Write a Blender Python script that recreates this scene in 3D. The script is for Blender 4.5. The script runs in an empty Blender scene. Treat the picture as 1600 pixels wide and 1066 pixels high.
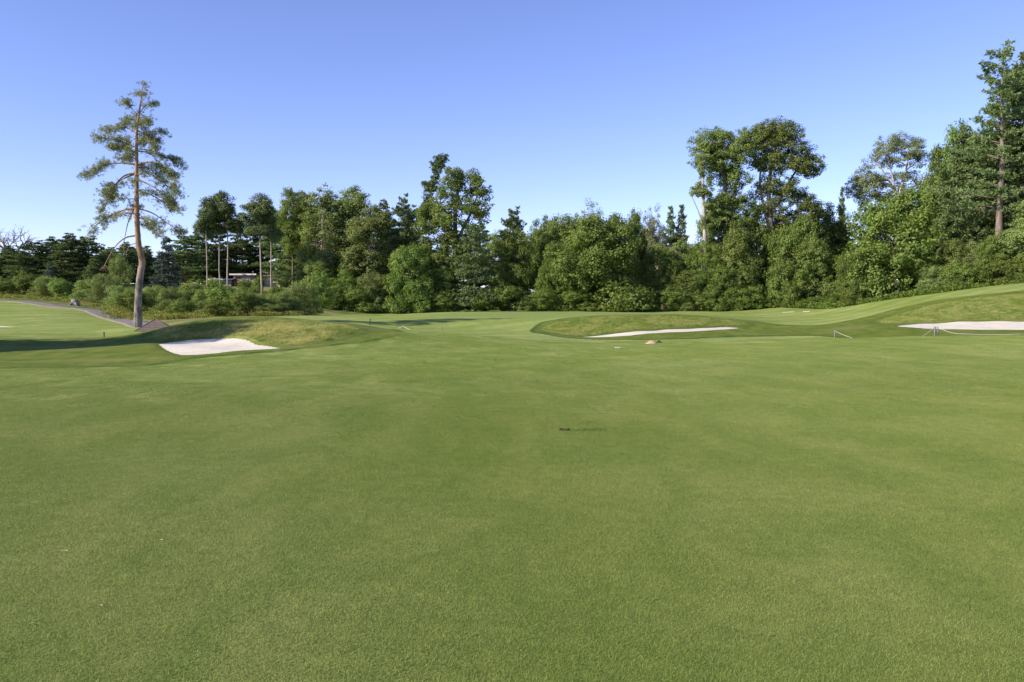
import bpy, math, random
import numpy as np
from mathutils import Vector, Matrix

scene = bpy.context.scene
COL = scene.collection
PI = math.pi
# ------------------------------------------------------------------ camera
FPX = 1273.0
PITCH = math.atan(63.0 / FPX)
EYE = 1.7
cam_d = bpy.data.cameras.new('camera')
cam_d.sensor_width = 36.0
cam_d.lens = FPX / 1600.0 * 36.0
cam_d.clip_start = 0.1
cam_d.clip_end = 3000.0
cam = bpy.data.objects.new('camera', cam_d)
COL.objects.link(cam)
cam.location = (0, 0, EYE)
cam.rotation_euler = (PI / 2 - PITCH, 0, 0)
scene.camera = cam
scene.render.resolution_x = 1024
scene.render.resolution_y = 682
# ------------------------------------------------------------------ sky and sun
SUN_EL = math.radians(30)
SUN_AZ = math.radians(27)          # light travels towards +X and this much towards +Y
world = bpy.data.worlds.new('World')
scene.world = world
world.use_nodes = True
wn = world.node_tree
wn.nodes.clear()
w_out = wn.nodes.new('ShaderNodeOutputWorld')
w_bg = wn.nodes.new('ShaderNodeBackground')
w_sky = wn.nodes.new('ShaderNodeTexSky')
w_sky.sky_type = 'NISHITA'
w_sky.sun_disc = False
w_sky.sun_elevation = SUN_EL
w_sky.sun_rotation = math.radians(270) - SUN_AZ
w_sky.altitude = 200
w_sky.air_density = 0.8
w_sky.dust_density = 0.1
w_sky.ozone_density = 2.5
w_tint = wn.nodes.new('ShaderNodeMix')
w_tint.data_type = 'RGBA'
w_tint.blend_type = 'MULTIPLY'
w_tint.inputs[0].default_value = 1.0
w_tint.inputs[7].default_value = (1.04, 0.925, 1.19, 1)
wn.links.new(w_sky.outputs[0], w_tint.inputs[6])
wn.links.new(w_tint.outputs[2], w_bg.inputs[0])
w_bg.inputs[1].default_value = 0.125
wn.links.new(w_bg.outputs[0], w_out.inputs[0])
sun_d = bpy.data.lights.new('sun', 'SUN')
sun_d.energy = 4.6
sun_d.angle = math.radians(0.5)
sun_d.color = (1.0, 0.91, 0.78)
sun = bpy.data.objects.new('sun', sun_d)
COL.objects.link(sun)
sdir = Vector((math.cos(SUN_EL) * math.cos(SUN_AZ), math.cos(SUN_EL) * math.sin(SUN_AZ), -math.sin(SUN_EL)))
sun.rotation_euler = sdir.to_track_quat('-Z', 'Y').to_euler()
sun.location = (-40, -20, 40)
scene.view_settings.view_transform = 'Standard'
scene.view_settings.look = 'None'
scene.view_settings.gamma = 1.0
scene.view_settings.exposure = 0.7
scene.view_settings.use_curve_mapping = False

# ------------------------------------------------------------------ helpers
def at(px, py, D):
    """photo pixel + distance along +Y -> point in the place"""
    u = (px - 800.0) / FPX
    v = -(py - 533.0) / FPX
    c, s = math.cos(PITCH), math.sin(PITCH)
    d = (u, c + v * s, -s + v * c)
    t = D / d[1]
    return np.array((d[0] * t, D, EYE + d[2] * t))


def xy(px, D):
    p = at(px, 500, D)
    return (p[0], p[1])


def tag(o, label=None, cat=None, group=None, kind=None):
    if label: o['label'] = label
    if cat: o['category'] = cat
    if group: o['group'] = group
    if kind: o['kind'] = kind
    return o


def link(o, parent=None):
    COL.objects.link(o)
    if parent is not None:
        o.parent = parent
    return o


def empty(name, loc, rz=0.0):
    o = bpy.data.objects.new(name, None)
    o.empty_display_size = 0.3
    o.location = loc
    o.rotation_euler = (0, 0, rz)
    return link(o)


class MB:
    """collects vertices and faces for one mesh"""
    def __init__(self):
        self.v = []; self.f = []; self.n = 0

    def add(self, verts, faces):
        verts = np.asarray(verts, dtype=np.float64).reshape(-1, 3)
        self.v.append(verts)
        self.f.extend([[i + self.n for i in f] for f in faces])
        self.n += len(verts)

    def box(self, c, s, rz=0.0, taper=1.0):
        hx, hy, hz = s[0] / 2, s[1] / 2, s[2] / 2
        V = []
        for z, k in ((-hz, 1.0), (hz, taper)):
            for x, y in ((-hx, -hy), (hx, -hy), (hx, hy), (-hx, hy)):
                X, Y = x * k, y * k
                V.append((c[0] + X * math.cos(rz) - Y * math.sin(rz), c[1] + X * math.sin(rz) + Y * math.cos(rz), c[2] + z))
        self.add(V, [(3, 2, 1, 0), (4, 5, 6, 7), (0, 1, 5, 4), (1, 2, 6, 5), (2, 3, 7, 6), (3, 0, 4, 7)])

    def tube(self, pts, rad, sides=6):
        pts = np.asarray(pts, float)
        n = len(pts)
        if np.isscalar(rad): rad = [rad] * n
        tan = np.gradient(pts, axis=0)
        tan /= np.linalg.norm(tan, axis=1)[:, None] + 1e-9
        ref = np.array((0.31, 0.87, 0.11)) if abs(tan[0][1]) < .8 else np.array((1., .1, .1))
        V = []
        for i in range(n):
            a = np.cross(tan[i], ref); a /= np.linalg.norm(a) + 1e-9
            b = np.cross(tan[i], a)
            for k in range(sides):
                t = 2 * PI * k / sides
                V.append(pts[i] + rad[i] * (a * math.cos(t) + b * math.sin(t)))
        F = []
        for i in range(n - 1):
            for k in range(sides):
                k2 = (k + 1) % sides
                F.append((i * sides + k, i * sides + k2, (i + 1) * sides + k2, (i + 1) * sides + k))
        F.append(tuple(range(sides))[::-1])
        F.append(tuple((n - 1) * sides + k for k in range(sides)))
        self.add(V, F)

    def mesh(self, name, mat, smooth=False):
        me = bpy.data.meshes.new(name)
        me.from_pydata(np.concatenate(self.v).tolist() if self.v else [], [], self.f)
        me.materials.append(mat)
        if smooth:
            me.polygons.foreach_set('use_smooth', [True] * len(me.polygons))
        me.update()
        return me

    def build(self, name, mat, parent=None, smooth=False):
        o = bpy.data.objects.new(name, self.mesh(name, mat, smooth))
        return link(o, parent)


def fast_mesh(name, V, F, mat, attrs=None, smooth=False):
    """V (n,3), F (m,k) equal-sided faces; attrs: {name: (domain, values)}"""
    me = bpy.data.meshes.new(name)
    V = np.ascontiguousarray(V, dtype=np.float32); F = np.ascontiguousarray(F, dtype=np.int32)
    m, k = F.shape
    me.vertices.add(len(V)); me.vertices.foreach_set('co', V.ravel())
    me.loops.add(m * k); me.loops.foreach_set('vertex_index', F.ravel())
    me.polygons.add(m)
    me.polygons.foreach_set('loop_start', np.arange(0, m * k, k, dtype=np.int32))
    if smooth:
        me.polygons.foreach_set('use_smooth', np.ones(m, dtype=bool))
    for an, (dom, val) in (attrs or {}).items():
        a = me.attributes.new(an, 'FLOAT', dom)
        a.data.foreach_set('value', np.ascontiguousarray(val, dtype=np.float32))
    me.update(calc_edges=True)
    me.materials.append(mat)
    return me

# ------------------------------------------------------------------ node helpers
class NT:
    def __init__(self, name):
        self.m = bpy.data.materials.new(name)
        self.m.use_nodes = True
        self.t = self.m.node_tree
        self.t.nodes.clear()
        self.out = self.t.nodes.new('ShaderNodeOutputMaterial')

    def n(self, typ, **kw):
        nd = self.t.nodes.new(typ)
        for k, v in kw.items(): setattr(nd, k, v)
        return nd

    def l(self, a, b): self.t.links.new(a, b)

    def noise(self, scale, detail=3.0, rough=0.55, vec=None, dist=0.0):
        nd = self.n('ShaderNodeTexNoise')
        nd.inputs['Scale'].default_value = scale
        nd.inputs['Detail'].default_value = detail
        nd.inputs['Roughness'].default_value = rough
        nd.inputs['Distortion'].default_value = dist
        if vec is not None: self.l(vec, nd.inputs['Vector'])
        return nd.outputs[0]

    def pos(self, scale=None, rot=None):
        g = self.n('ShaderNodeNewGeometry')
        if scale is None: return g.outputs['Position']
        mp = self.n('ShaderNodeMapping')
        mp.inputs['Scale'].default_value = scale
        if rot: mp.inputs['Rotation'].default_value = rot
        self.l(g.outputs['Position'], mp.inputs['Vector'])
        return mp.outputs[0]

    def obj(self, scale=(1, 1, 1)):
        g = self.n('ShaderNodeTexCoord')
        mp = self.n('ShaderNodeMapping')
        mp.inputs['Scale'].default_value = scale
        self.l(g.outputs['Object'], mp.inputs['Vector'])
        return mp.outputs[0]

    def math(self, op, a, b=None, c=None, clamp=False):
        nd = self.n('ShaderNodeMath', operation=op, use_clamp=clamp)
        for i, x in enumerate((a, b, c)):
            if x is None: continue
            if isinstance(x, (int, float)): nd.inputs[i].default_value = x
            else: self.l(x, nd.inputs[i])
        return nd.outputs[0]

    def rng(self, v, a, b, c=0.0, d=1.0, smooth=True):
        nd = self.n('ShaderNodeMapRange', interpolation_type='SMOOTHSTEP' if smooth else 'LINEAR')
        self.l(v, nd.inputs[0])
        for i, x in enumerate((a, b, c, d)): nd.inputs[i + 1].default_value = x
        return nd.outputs[0]

    def mix(self, f, a, b, mode='MIX'):
        nd = self.n('ShaderNodeMix', data_type='RGBA', blend_type=mode)
        for i, x in ((0, f), (6, a), (7, b)):
            if isinstance(x, (int, float)): nd.inputs[i].default_value = x
            elif isinstance(x, tuple): nd.inputs[i].default_value = (*x, 1)
            else: self.l(x, nd.inputs[i])
        return nd.outputs[2]

    def attr(self, name):
        nd = self.n('ShaderNodeAttribute', attribute_name=name)
        return nd.outputs['Fac']

    def bump(self, h, strength=0.5, dist=0.05, normal=None):
        nd = self.n('ShaderNodeBump')
        nd.inputs['Strength'].default_value = strength
        nd.inputs['Distance'].default_value = dist
        self.l(h, nd.inputs['Height'])
        if normal is not None: self.l(normal, nd.inputs['Normal'])
        return nd.outputs[0]

    def bsdf(self, col, rough=0.8, spec=0.3, normal=None, trans=None, tf=0.3):
        p = self.n('ShaderNodeBsdfPrincipled')
        if isinstance(col, tuple): p.inputs['Base Color'].default_value = (*col, 1)
        else: self.l(col, p.inputs['Base Color'])
        p.inputs['Roughness'].default_value = rough
        p.inputs['Specular IOR Level'].default_value = spec
        if normal is not None: self.l(normal, p.inputs['Normal'])
        res = p.outputs[0]
        if trans is not None:
            t = self.n('ShaderNodeBsdfTranslucent')
            if isinstance(trans, tuple): t.inputs[0].default_value = (*trans, 1)
            else: self.l(trans, t.inputs[0])
            ms = self.n('ShaderNodeMixShader')
            ms.inputs[0].default_value = tf
            self.l(res, ms.inputs[1]); self.l(t.outputs[0], ms.inputs[2])
            res = ms.outputs[0]
        self.l(res, self.out.inputs[0])
        return self.m


def simple_mat(name, c1, c2, scale=5.0, rough=0.8, bump=0.3, spec=0.3, stretch=(1, 1, 1)):
    t = NT(name)
    v = t.obj(stretch)
    n = t.noise(scale, 4, 0.6, v)
    return t.bsdf(t.mix(t.rng(n, .3, .7), c1, c2), rough, spec, t.bump(n, bump, 0.03))


def fairway_colour(t):
    """mown turf: patches of different grass, grain and faint mower bands; in place coordinates"""
    p = t.pos()
    n1 = t.noise(0.16, 3, 0.55, t.pos((1, 0.55, 1), (0, 0, 0.5)), 0.6)
    n2 = t.noise(0.75, 4, 0.6, t.pos((1.2, .6, 1), (0, 0, -0.35)), .8)
    n3 = t.noise(6.0, 3, 0.6, p)
    col = t.mix(t.rng(n1, .32, .68), (0.212, 0.264, 0.066), (0.262, 0.306, 0.098))
    col = t.mix(t.rng(n2, .30, .72), t.mix(1.0, col, (0.84, 0.91, 0.77), 'MULTIPLY'), t.mix(1.0, col, (1.10, 1.06, 1.07), 'MULTIPLY'))
    col = t.mix(t.rng(n3, .25, .75), t.mix(1.0, col, (0.90, 0.92, 0.88), 'MULTIPLY'), t.mix(1.0, col, (1.1, 1.07, 1.06), 'MULTIPLY'))
    return col

# ------------------------------------------------------------------ terrain shape
cp = []
def K(px, *pairs):
    for py, D in pairs:
        cp.append(at(px, py, D))
def W(*pts):
    for p in pts: cp.append(np.array(p, float))
W((0, 0, 0), (-10, 4, 0), (10, 4, 0), (0, 10, 0), (-8, 12, 0), (8, 12, .02), (0, -20, 0), (-30, -20, -.1), (30, -20, .1), (-25, 8, -.1), (28, 10, .08),
  (-60, -40, -.2), (60, -40, .2), (0, -60, 0), (-50, 20, -.1), (50, 20, .15), (0, 18, 0), (6, 22, .0), (14, 24, .03), (-60, 50, .8), (60, 45, .6), (-70, 80, 2.2), (75, 80, 4.2),
  (-45, 36, .1), (-40, 28, -.1))
K(0, (578, 22), (540, 33), (522, 42), (512, 48), (500, 56), (478, 72), (470, 80), (463, 95))
K(110, (574, 22), (545, 31), (528, 39), (516, 46), (505, 54), (492, 62), (482, 70), (474, 78), (466, 90))
K(215, (570, 22.5), (550, 29), (535, 34.5), (523, 39.5), (514, 46.5), (511, 51), (502, 58), (496, 65), (485, 78), (470, 95))
K(245, (568, 23.5), (553, 28), (540, 31), (528, 34.5), (515, 38)); W((xy(246, 44)[0], 44, -.35))
K(290, (559, 25), (556, 26), (537, 33), (522, 35.5), (505, 38)); W((xy(290, 42.5)[0], 42.5, .35), (xy(290, 52)[0], 52, .3))
K(335, (557, 25.2), (553, 26.5), (543, 30), (533, 33.8), (515, 36.3), (499.5, 39)); W((xy(335, 45)[0], 45, .66), (xy(335, 55)[0], 55, .45))
K(385, (553, 26), (548, 27.2), (540, 31), (518, 35), (498, 39)); W((xy(385, 45)[0], 45, .72), (xy(385, 55)[0], 55, .45))
K(430, (549, 27), (545, 28.5), (520, 33.5), (498, 38.5)); W((xy(430, 45)[0], 45, .68), (xy(430, 55)[0], 55, .42))
K(500, (543, 28.5), (536, 30.5), (515, 34.5), (501, 39)); W((xy(500, 46)[0], 46, .5), (xy(500, 56)[0], 56, .38))
K(560, (537, 30), (530, 32), (518, 35.5), (509, 40)); W((xy(560, 47)[0], 47, .35))
K(620, (528, 33), (521, 37), (516, 43), (512, 50), (509, 53), (499.5, 57.5), (496, 64))
K(700, (560, 25), (535, 33), (523, 41), (516.5, 49.5), (512, 53), (499, 57.5), (495.5, 64), (491.5, 78), (487.5, 95), (486.5, 105))
K(540, (500, 56), (495.5, 64), (493, 78), (490.5, 92))
K(820, (540, 31), (528, 41), (518, 48), (512.5, 52), (500.5, 56.5), (496, 62), (491.5, 78), (487, 95))
K(850, (521, 46), (507, 52.5))
K(905, (542, 32), (530, 43), (526, 45.5), (523, 47), (499, 53)); W((xy(905, 60)[0], 60, .52))
K(1000, (541, 33), (533, 41), (525, 45), (520, 47), (496, 53)); W((xy(1000, 60)[0], 60, .6)); K(1000, (487, 95), (485, 108))
K(1080, (540, 34), (529, 43), (520, 47.5), (516, 49), (494, 54.5)); W((xy(1080, 62)[0], 62, .65)); K(1080, (487, 95))
K(1150, (538, 35), (521, 47), (512.5, 51), (499, 56)); W((xy(1150, 64)[0], 64, .58)); K(1150, (486, 95))
K(1220, (535, 37), (521, 48), (508, 57), (498, 68), (488, 82), (480, 95))
K(1300, (528.5, 38), (515, 50), (500, 62), (488, 75), (484, 85), (482, 95)); W((xy(1300, 43)[0], 43, -.28))
K(1380, (527, 38), (512, 48), (500, 54), (488, 60), (474, 72), (470, 78)); W((xy(1380, 42.5)[0], 42.5, -.22), (xy(1380, 92)[0], 92, 1.5))
K(1460, (526, 38), (514, 47.5), (504, 51), (482, 57), (470, 64), (459, 74)); W((xy(1460, 42.5)[0], 42.5, -.16), (xy(1460, 92)[0], 92, 2.1))
K(1540, (526, 38), (514.5, 47.5), (503, 51), (470, 57), (460, 63), (449, 73)); W((xy(1540, 42.5)[0], 42.5, -.12), (xy(1540, 92)[0], 92, 2.7))
K(1600, (525.5, 38), (515, 47.5), (504, 51), (463, 58), (443, 72)); W((xy(1600, 42.5)[0], 42.5, -.1), (xy(1600, 92)[0], 92, 3.1))
W((xy(1750, 38)[0], 38, .05), (xy(1750, 42.5)[0], 42.5, -.05), (xy(1750, 47.5)[0], 47.5, .1), (xy(1750, 51)[0], 51, .45), (xy(1750, 58)[0], 58, 2.2), (xy(1750, 72)[0], 72, 3.6))
K(350, (493, 64), (470, 90), (448, 118))
K(440, (493, 66), (474, 92), (449, 118))
K(280, (492, 68), (472, 88), (442, 112))
for D_, zs in ((130, (3, 3.6, 3.8, 1.4, .8, 1.4, 3.2, 4)), (220, (4, 4.5, 4.5, 3, 2.5, 3, 4.5, 5)), (420, (5, 5, 5, 5, 5, 5, 5, 5))):
    for px_, z_ in zip((-300, 100, 380, 620, 900, 1200, 1500, 1900), zs):
        W((xy(px_, D_)[0], D_, z_))
W((-250, -100, 0), (250, -100, 0), (-300, 150, 4), (300, 150, 5))
CP = np.array(cp)
CX = CP[:, :2] / 10.0
CZ = CP[:, 2]
def _phi(A, B):
    d2 = ((A[:, None, :] - B[None, :, :]) ** 2).sum(-1)
    return 0.5 * d2 * np.log(d2 + 1e-12)
_n = len(CX)
_A = np.zeros((_n + 3, _n + 3))
_A[:_n, :_n] = _phi(CX, CX) + np.eye(_n) * 2e-4
_A[:_n, _n] = 1; _A[:_n, _n + 1:] = CX
_A[_n, :_n] = 1; _A[_n + 1:, :_n] = CX.T
_w = np.linalg.solve(_A, np.concatenate([CZ, np.zeros(3)]))
def tps(P):
    P = np.asarray(P, float).reshape(-1, 2) / 10.0
    out = np.empty(len(P))
    for i in range(0, len(P), 20000):
        q = P[i:i + 20000]
        out[i:i + 20000] = _phi(q, CX) @ _w[:_n] + _w[_n] + q @ _w[_n + 1:]
    return out

def smooth_poly(pts, it=3):
    P = np.array(pts, float)
    for _ in range(it):
        Q = np.roll(P, -1, axis=0)
        P = np.stack([.75 * P + .25 * Q, .25 * P + .75 * Q], 1).reshape(-1, 2)
    return P

def sdf(P, poly):
    """signed distance, positive inside"""
    P = np.asarray(P, float).reshape(-1, 2)
    A = poly; B = np.roll(poly, -1, axis=0)
    if len(P) < 3000:
        E = B - A
        w = P[:, None, :] - A[None]
        t = np.clip((w * E[None]).sum(-1) / ((E * E).sum(-1) + 1e-12)[None], 0, 1)
        d = np.sqrt((((w - t[..., None] * E[None]) ** 2).sum(-1)).min(1))
        py = P[:, 1][:, None]
        c = ((A[None, :, 1] > py) != (B[None, :, 1] > py)) & (P[:, 0][:, None] < E[None, :, 0] * (py - A[None, :, 1]) / (E[None, :, 1] + 1e-12) + A[None, :, 0])
        return np.where(c.sum(1) % 2 == 1, d, -d)
    best = np.full(len(P), 1e9); inside = np.zeros(len(P), bool)
    for a, b in zip(A, B):
        e = b - a
        w = P - a
        t = np.clip((w @ e) / (e @ e + 1e-12), 0, 1)
        d = ((w - t[:, None] * e) ** 2).sum(1)
        best = np.minimum(best, d)
        c = ((a[1] > P[:, 1]) != (b[1] > P[:, 1])) & (P[:, 0] < (b[0] - a[0]) * (P[:, 1] - a[1]) / (b[1] - a[1] + 1e-12) + a[0])
        inside ^= c
    d = np.sqrt(best)
    return np.where(inside, d, -d)

def poly(*pp, it=3):
    return smooth_poly([xy(a, b) for a, b in pp], it)

SAND = {
 'left': poly((240, 31.5), (258, 28.6), (284, 25.7), (300, 25.9), (350, 26.8), (400, 27.7), (446, 28.5), (430, 29.6), (396, 32.0), (360, 34.0), (322, 34.5), (280, 33.9), (255, 32.9), it=1),
 'mid': poly((896, 45.7), (925, 45.1), (960, 44.9), (1000, 45.2), (1050, 46.5), (1100, 48.4), (1164, 51.2), (1150, 51.6), (1110, 50.6), (1060, 49.2), (1000, 47.6), (940, 46.8), it=2),
 'right': poly((1388, 49.2), (1430, 47.9), (1480, 47.4), (1540, 47.3), (1600, 47.3), (1700, 47.4), (1800, 48), (1800, 51), (1700, 51.8), (1600, 51.6), (1540, 51.5), (1480, 51.3), (1430, 50.7), it=2),
 'far': poly((-80, 47.5), (-30, 48.2), (8, 48.6), (34, 49.8), (20, 50.4), (-30, 50.4), (-80, 50.2), it=2)}
# first cut (darker, a little longer) and long tawny fescue on the banks
CUT = [
 poly((-400, 20), (-200, 21.3), (0, 22), (110, 22), (215, 22.6), (300, 24.6), (385, 25.9), (430, 26.8), (500, 28.4), (560, 30), (605, 31.8), (632, 34.4), (637, 37.5), (622, 41.5), (590, 44.5), (540, 46.5), (470, 47), (380, 46.5), (290, 43), (230, 40), (170, 38.5), (60, 37), (-100, 35), (-400, 32)),
 poly((826, 47.5), (850, 45), (900, 42.8), (1000, 41), (1120, 42.5), (1260, 46.5), (1330, 42.6), (1450, 41.2), (1600, 41), (1800, 41.2), (1900, 44), (1850, 61), (1600, 63), (1500, 62.5), (1420, 62), (1350, 58), (1280, 54), (1210, 58), (1150, 58), (1080, 56.6), (1000, 55.2), (905, 55), (850, 54.8), (828, 51.5))]
FESCUE = [
 poly((238, 33.5), (262, 33.6), (300, 34.4), (340, 34.2), (380, 32.3), (425, 30.4), (450, 29.4), (490, 30.2), (530, 32), (560, 34.8), (556, 36.2), (530, 36.8), (480, 37.2), (400, 37.8), (330, 38), (280, 37.4), (240, 36.8)),
 poly((848, 49.6), (870, 46.8), (900, 46), (940, 47.1), (1000, 47.9), (1060, 49.5), (1110, 51), (1155, 52), (1172, 53), (1150, 54.6), (1080, 54.2), (1000, 53), (905, 53), (860, 52.6)),
 poly((1375, 51), (1430, 50.9), (1480, 51.5), (1600, 51.8), (1720, 52), (1780, 53), (1720, 59.5), (1600, 59), (1540, 58.6), (1460, 58.4), (1405, 56.5), (1372, 53.5))]
PATH = np.array([xy(a, b) for a, b in ((-160, 85), (-80, 83), (0, 79.5), (60, 75.8), (110, 72), (145, 68), (175, 62), (203, 56.5), (222, 52.5), (236, 49.5))])

def sd_many(P, L):
    r = np.full(len(P), -1e9)
    for q in L: r = np.maximum(r, sdf(P, q))
    return r
def sstep(a, b, x):
    t = np.clip((x - a) / (b - a), 0, 1)
    return t * t * (3 - 2 * t)
_rs = np.random.RandomState(5)
_wv = [(_rs.uniform(-1, 1), _rs.uniform(-1, 1), _rs.uniform(0, 6.3)) for _ in range(10)]
def undul(P):
    z = np.zeros(len(P))
    for i, (a, b, c) in enumerate(_wv):
        k = 0.35 + 0.16 * i
        z += np.sin((a * P[:, 0] + b * P[:, 1]) * k * 1.3 + c) * 0.011 / (0.5 + .25 * i)
    return z
def ground(P, sand=True):
    P = np.asarray(P, float).reshape(-1, 2)
    z = tps(P)
    near = np.exp(-((P[:, 0]) ** 2 + P[:, 1] ** 2) / 60.0)
    z += undul(P) * (1 - near)
    z += 0.03 * sstep(-.1, .12, sd_many(P, CUT)) + 0.03 * sstep(0, .5, sd_many(P, FESCUE))
    if sand:
        z -= 0.16 * sstep(-.03, .4, sd_many(P, list(SAND.values())))
    return z
def gz(x, y): return float(ground([(x, y)])[0])

# ------------------------------------------------------------------ ground sheet
def rng_(*segs):
    out = []
    for a, b, s in segs: out.append(np.arange(a, b, s))
    return np.concatenate(out)
xs = rng_((-900, -420, 80), (-420, -80, 20), (-80, -36, 1.0), (-36, 44, .3), (44, 90, 1.0), (90, 420, 20), (420, 901, 80))
ys = rng_((-400, -40, 40), (-40, 0, 2), (0, 20, .5), (20, 62, .24), (62, 112, .6), (112, 160, 4), (160, 420, 20), (420, 1201, 60))
GX, GY = np.meshgrid(xs, ys)
GP = np.stack([GX.ravel(), GY.ravel()], 1)
inner = (np.abs(GP[:, 0]) < 430) & (GP[:, 1] < 440) & (GP[:, 1] > -110)
gzv = np.full(len(GP), 5.0)
gzv[inner] = ground(GP[inner])
behind = GP[:, 1] <= -110
gzv[behind] = 0.0
sd_cut = np.full(len(GP), -5.0); sd_fes = np.full(len(GP), -5.0); sd_wild = np.full(len(GP), -5.0); sd_grn = np.full(len(GP), -5.0)
foc = (np.abs(GP[:, 0]) < 95) & (GP[:, 1] < 135) & (GP[:, 1] > 0)
sd_cut[foc] = np.clip(sd_many(GP[foc], CUT), -5, 5)
sd_fes[foc] = np.clip(sd_many(GP[foc], FESCUE), -5, 5)
WILD = [poly((-300, 84), (0, 82.5), (60, 78), (112, 74.5), (150, 70.5), (180, 64.5), (205, 59), (222, 54), (245, 49), (300, 50), (340, 52), (400, 57), (450, 64), (480, 84), (600, 97), (900, 97.5), (1200, 96.5), (1300, 93), (1400, 86), (1600, 82), (1900, 80), (2600, 200), (800, 420), (-1200, 200), it=2)]
GREEN = [poly((640, 74), (700, 64), (800, 60), (860, 57), (950, 56.5), (1050, 57), (1120, 60), (1150, 68), (1130, 85), (1000, 93), (800, 94), (680, 90))]
sd_wild[:] = np.clip(sd_many(GP, WILD), -5, 5)
sd_grn[foc] = np.clip(sd_many(GP[foc], GREEN), -5, 5)
nx, ny = len(xs), len(ys)
idx = np.arange(nx * ny).reshape(ny, nx)
GF = np.stack([idx[:-1, :-1], idx[:-1, 1:], idx[1:, 1:], idx[1:, :-1]], -1).reshape(-1, 4)

t = NT('turf')
fair = fairway_colour(t)
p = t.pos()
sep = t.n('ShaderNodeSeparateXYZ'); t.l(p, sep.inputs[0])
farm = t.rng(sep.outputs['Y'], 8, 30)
fair = t.mix(1.0, fair, t.mix(farm, (.66, .65, .62), (.98, .97, 1.0)), 'MULTIPLY')  # near ground darker: thatch tone plus shade between blades put into the colour
jit = t.math('MULTIPLY', t.math('SUBTRACT', t.noise(4.0, 3, .6, p), .5), .35)
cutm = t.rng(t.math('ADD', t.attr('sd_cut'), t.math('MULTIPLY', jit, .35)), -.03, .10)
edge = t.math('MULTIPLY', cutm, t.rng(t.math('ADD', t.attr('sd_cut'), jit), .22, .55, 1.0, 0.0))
fesm = t.rng(t.math('ADD', t.attr('sd_fes'), jit), -.1, .35)
wildm = t.rng(t.math('ADD', t.attr('sd_wild'), t.math('MULTIPLY', jit, 5.0)), -.3, .6)
grnm = t.rng(t.attr('sd_grn'), -.3, .6)
# mower bands on the hole at the left and the far fairway
band = t.n('ShaderNodeTexWave', wave_type='BANDS', bands_direction='X', wave_profile='SIN')
band.inputs['Scale'].default_value = 0.115
band.inputs['Distortion'].default_value = 1.6
band.inputs['Detail'].default_value = 1.0
t.l(t.pos((1, 1, 1), (0, 0, math.radians(52))), band.inputs['Vector'])
bandc = t.mix(t.rng(band.outputs['Fac'], .25, .75), (0.89, 0.93, 0.89), (1.07, 1.045, 1.03))
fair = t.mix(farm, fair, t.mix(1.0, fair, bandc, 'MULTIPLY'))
fair = t.mix(t.math('MULTIPLY', grnm, .75), fair, (0.20, 0.255, 0.075))
nc = t.noise(1.6, 4, .6, t.pos((1, .5, 1)))
cut = t.mix(t.rng(nc, .3, .7), (0.088, 0.125, 0.019), (0.148, 0.178, 0.032))
tan_n = t.noise(0.35, 3, .6, t.pos((.5, 1.0, 1)))
cut = t.mix(t.math('MULTIPLY', t.rng(tan_n, .50, .66), .5), cut, (0.21, 0.205, 0.085))
col = t.mix(cutm, fair, cut)
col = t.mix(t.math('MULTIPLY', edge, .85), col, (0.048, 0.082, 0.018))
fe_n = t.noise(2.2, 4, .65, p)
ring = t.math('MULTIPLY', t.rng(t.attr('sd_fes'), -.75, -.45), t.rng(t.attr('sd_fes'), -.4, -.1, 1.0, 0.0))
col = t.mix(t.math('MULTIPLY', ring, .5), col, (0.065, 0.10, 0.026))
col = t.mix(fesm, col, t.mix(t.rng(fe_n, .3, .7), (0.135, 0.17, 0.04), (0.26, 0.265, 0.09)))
wn_ = t.noise(.25, 4, .6, p)
wild = t.mix(t.rng(wn_, .36, .62), (0.095, 0.135, 0.035), (0.25, 0.22, 0.09))
col = t.mix(wildm, col, wild)
fine = t.noise(55.0, 3, .7, p)
med = t.noise(9.0, 3, .6, p)
bn = t.bump(fine, .35, .02, t.bump(med, .25, .05))
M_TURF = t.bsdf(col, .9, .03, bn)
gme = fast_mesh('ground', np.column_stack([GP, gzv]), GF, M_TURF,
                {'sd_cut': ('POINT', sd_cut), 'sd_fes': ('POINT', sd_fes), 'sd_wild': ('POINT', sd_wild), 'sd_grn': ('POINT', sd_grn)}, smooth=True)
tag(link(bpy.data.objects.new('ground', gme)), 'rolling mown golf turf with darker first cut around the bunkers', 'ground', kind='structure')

# sand of the bunkers
t = NT('bunker_sand')
p = t.pos()
ripw = t.n('ShaderNodeTexWave', wave_type='BANDS', bands_direction='DIAGONAL')
ripw.inputs['Scale'].default_value = 2.2
ripw.inputs['Distortion'].default_value = 5.0
ripw.inputs['Detail'].default_value = 2.0
t.l(p, ripw.inputs['Vector'])
sn = t.noise(1.2, 4, .6, p)
sf = t.noise(25, 3, .6, p)
b1 = t.bump(sf, .25, .02, t.bump(ripw.outputs['Fac'], .25, .03, t.bump(sn, .25, .10)))
M_SAND = t.bsdf(t.mix(t.rng(sn, .3, .7), (0.58, 0.52, 0.41), (0.66, 0.595, 0.475)), .95, .1, b1)
SANDLAB = {'left': 'pale raked sand of the bunker below the tawny bank by the lone pine', 'mid': 'thin pale strip of bunker sand below the raised green',
           'right': 'pale bunker sand at the foot of the big grass mound', 'far': 'small pale sand sliver on the hole beyond the shaded turf'}
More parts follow.
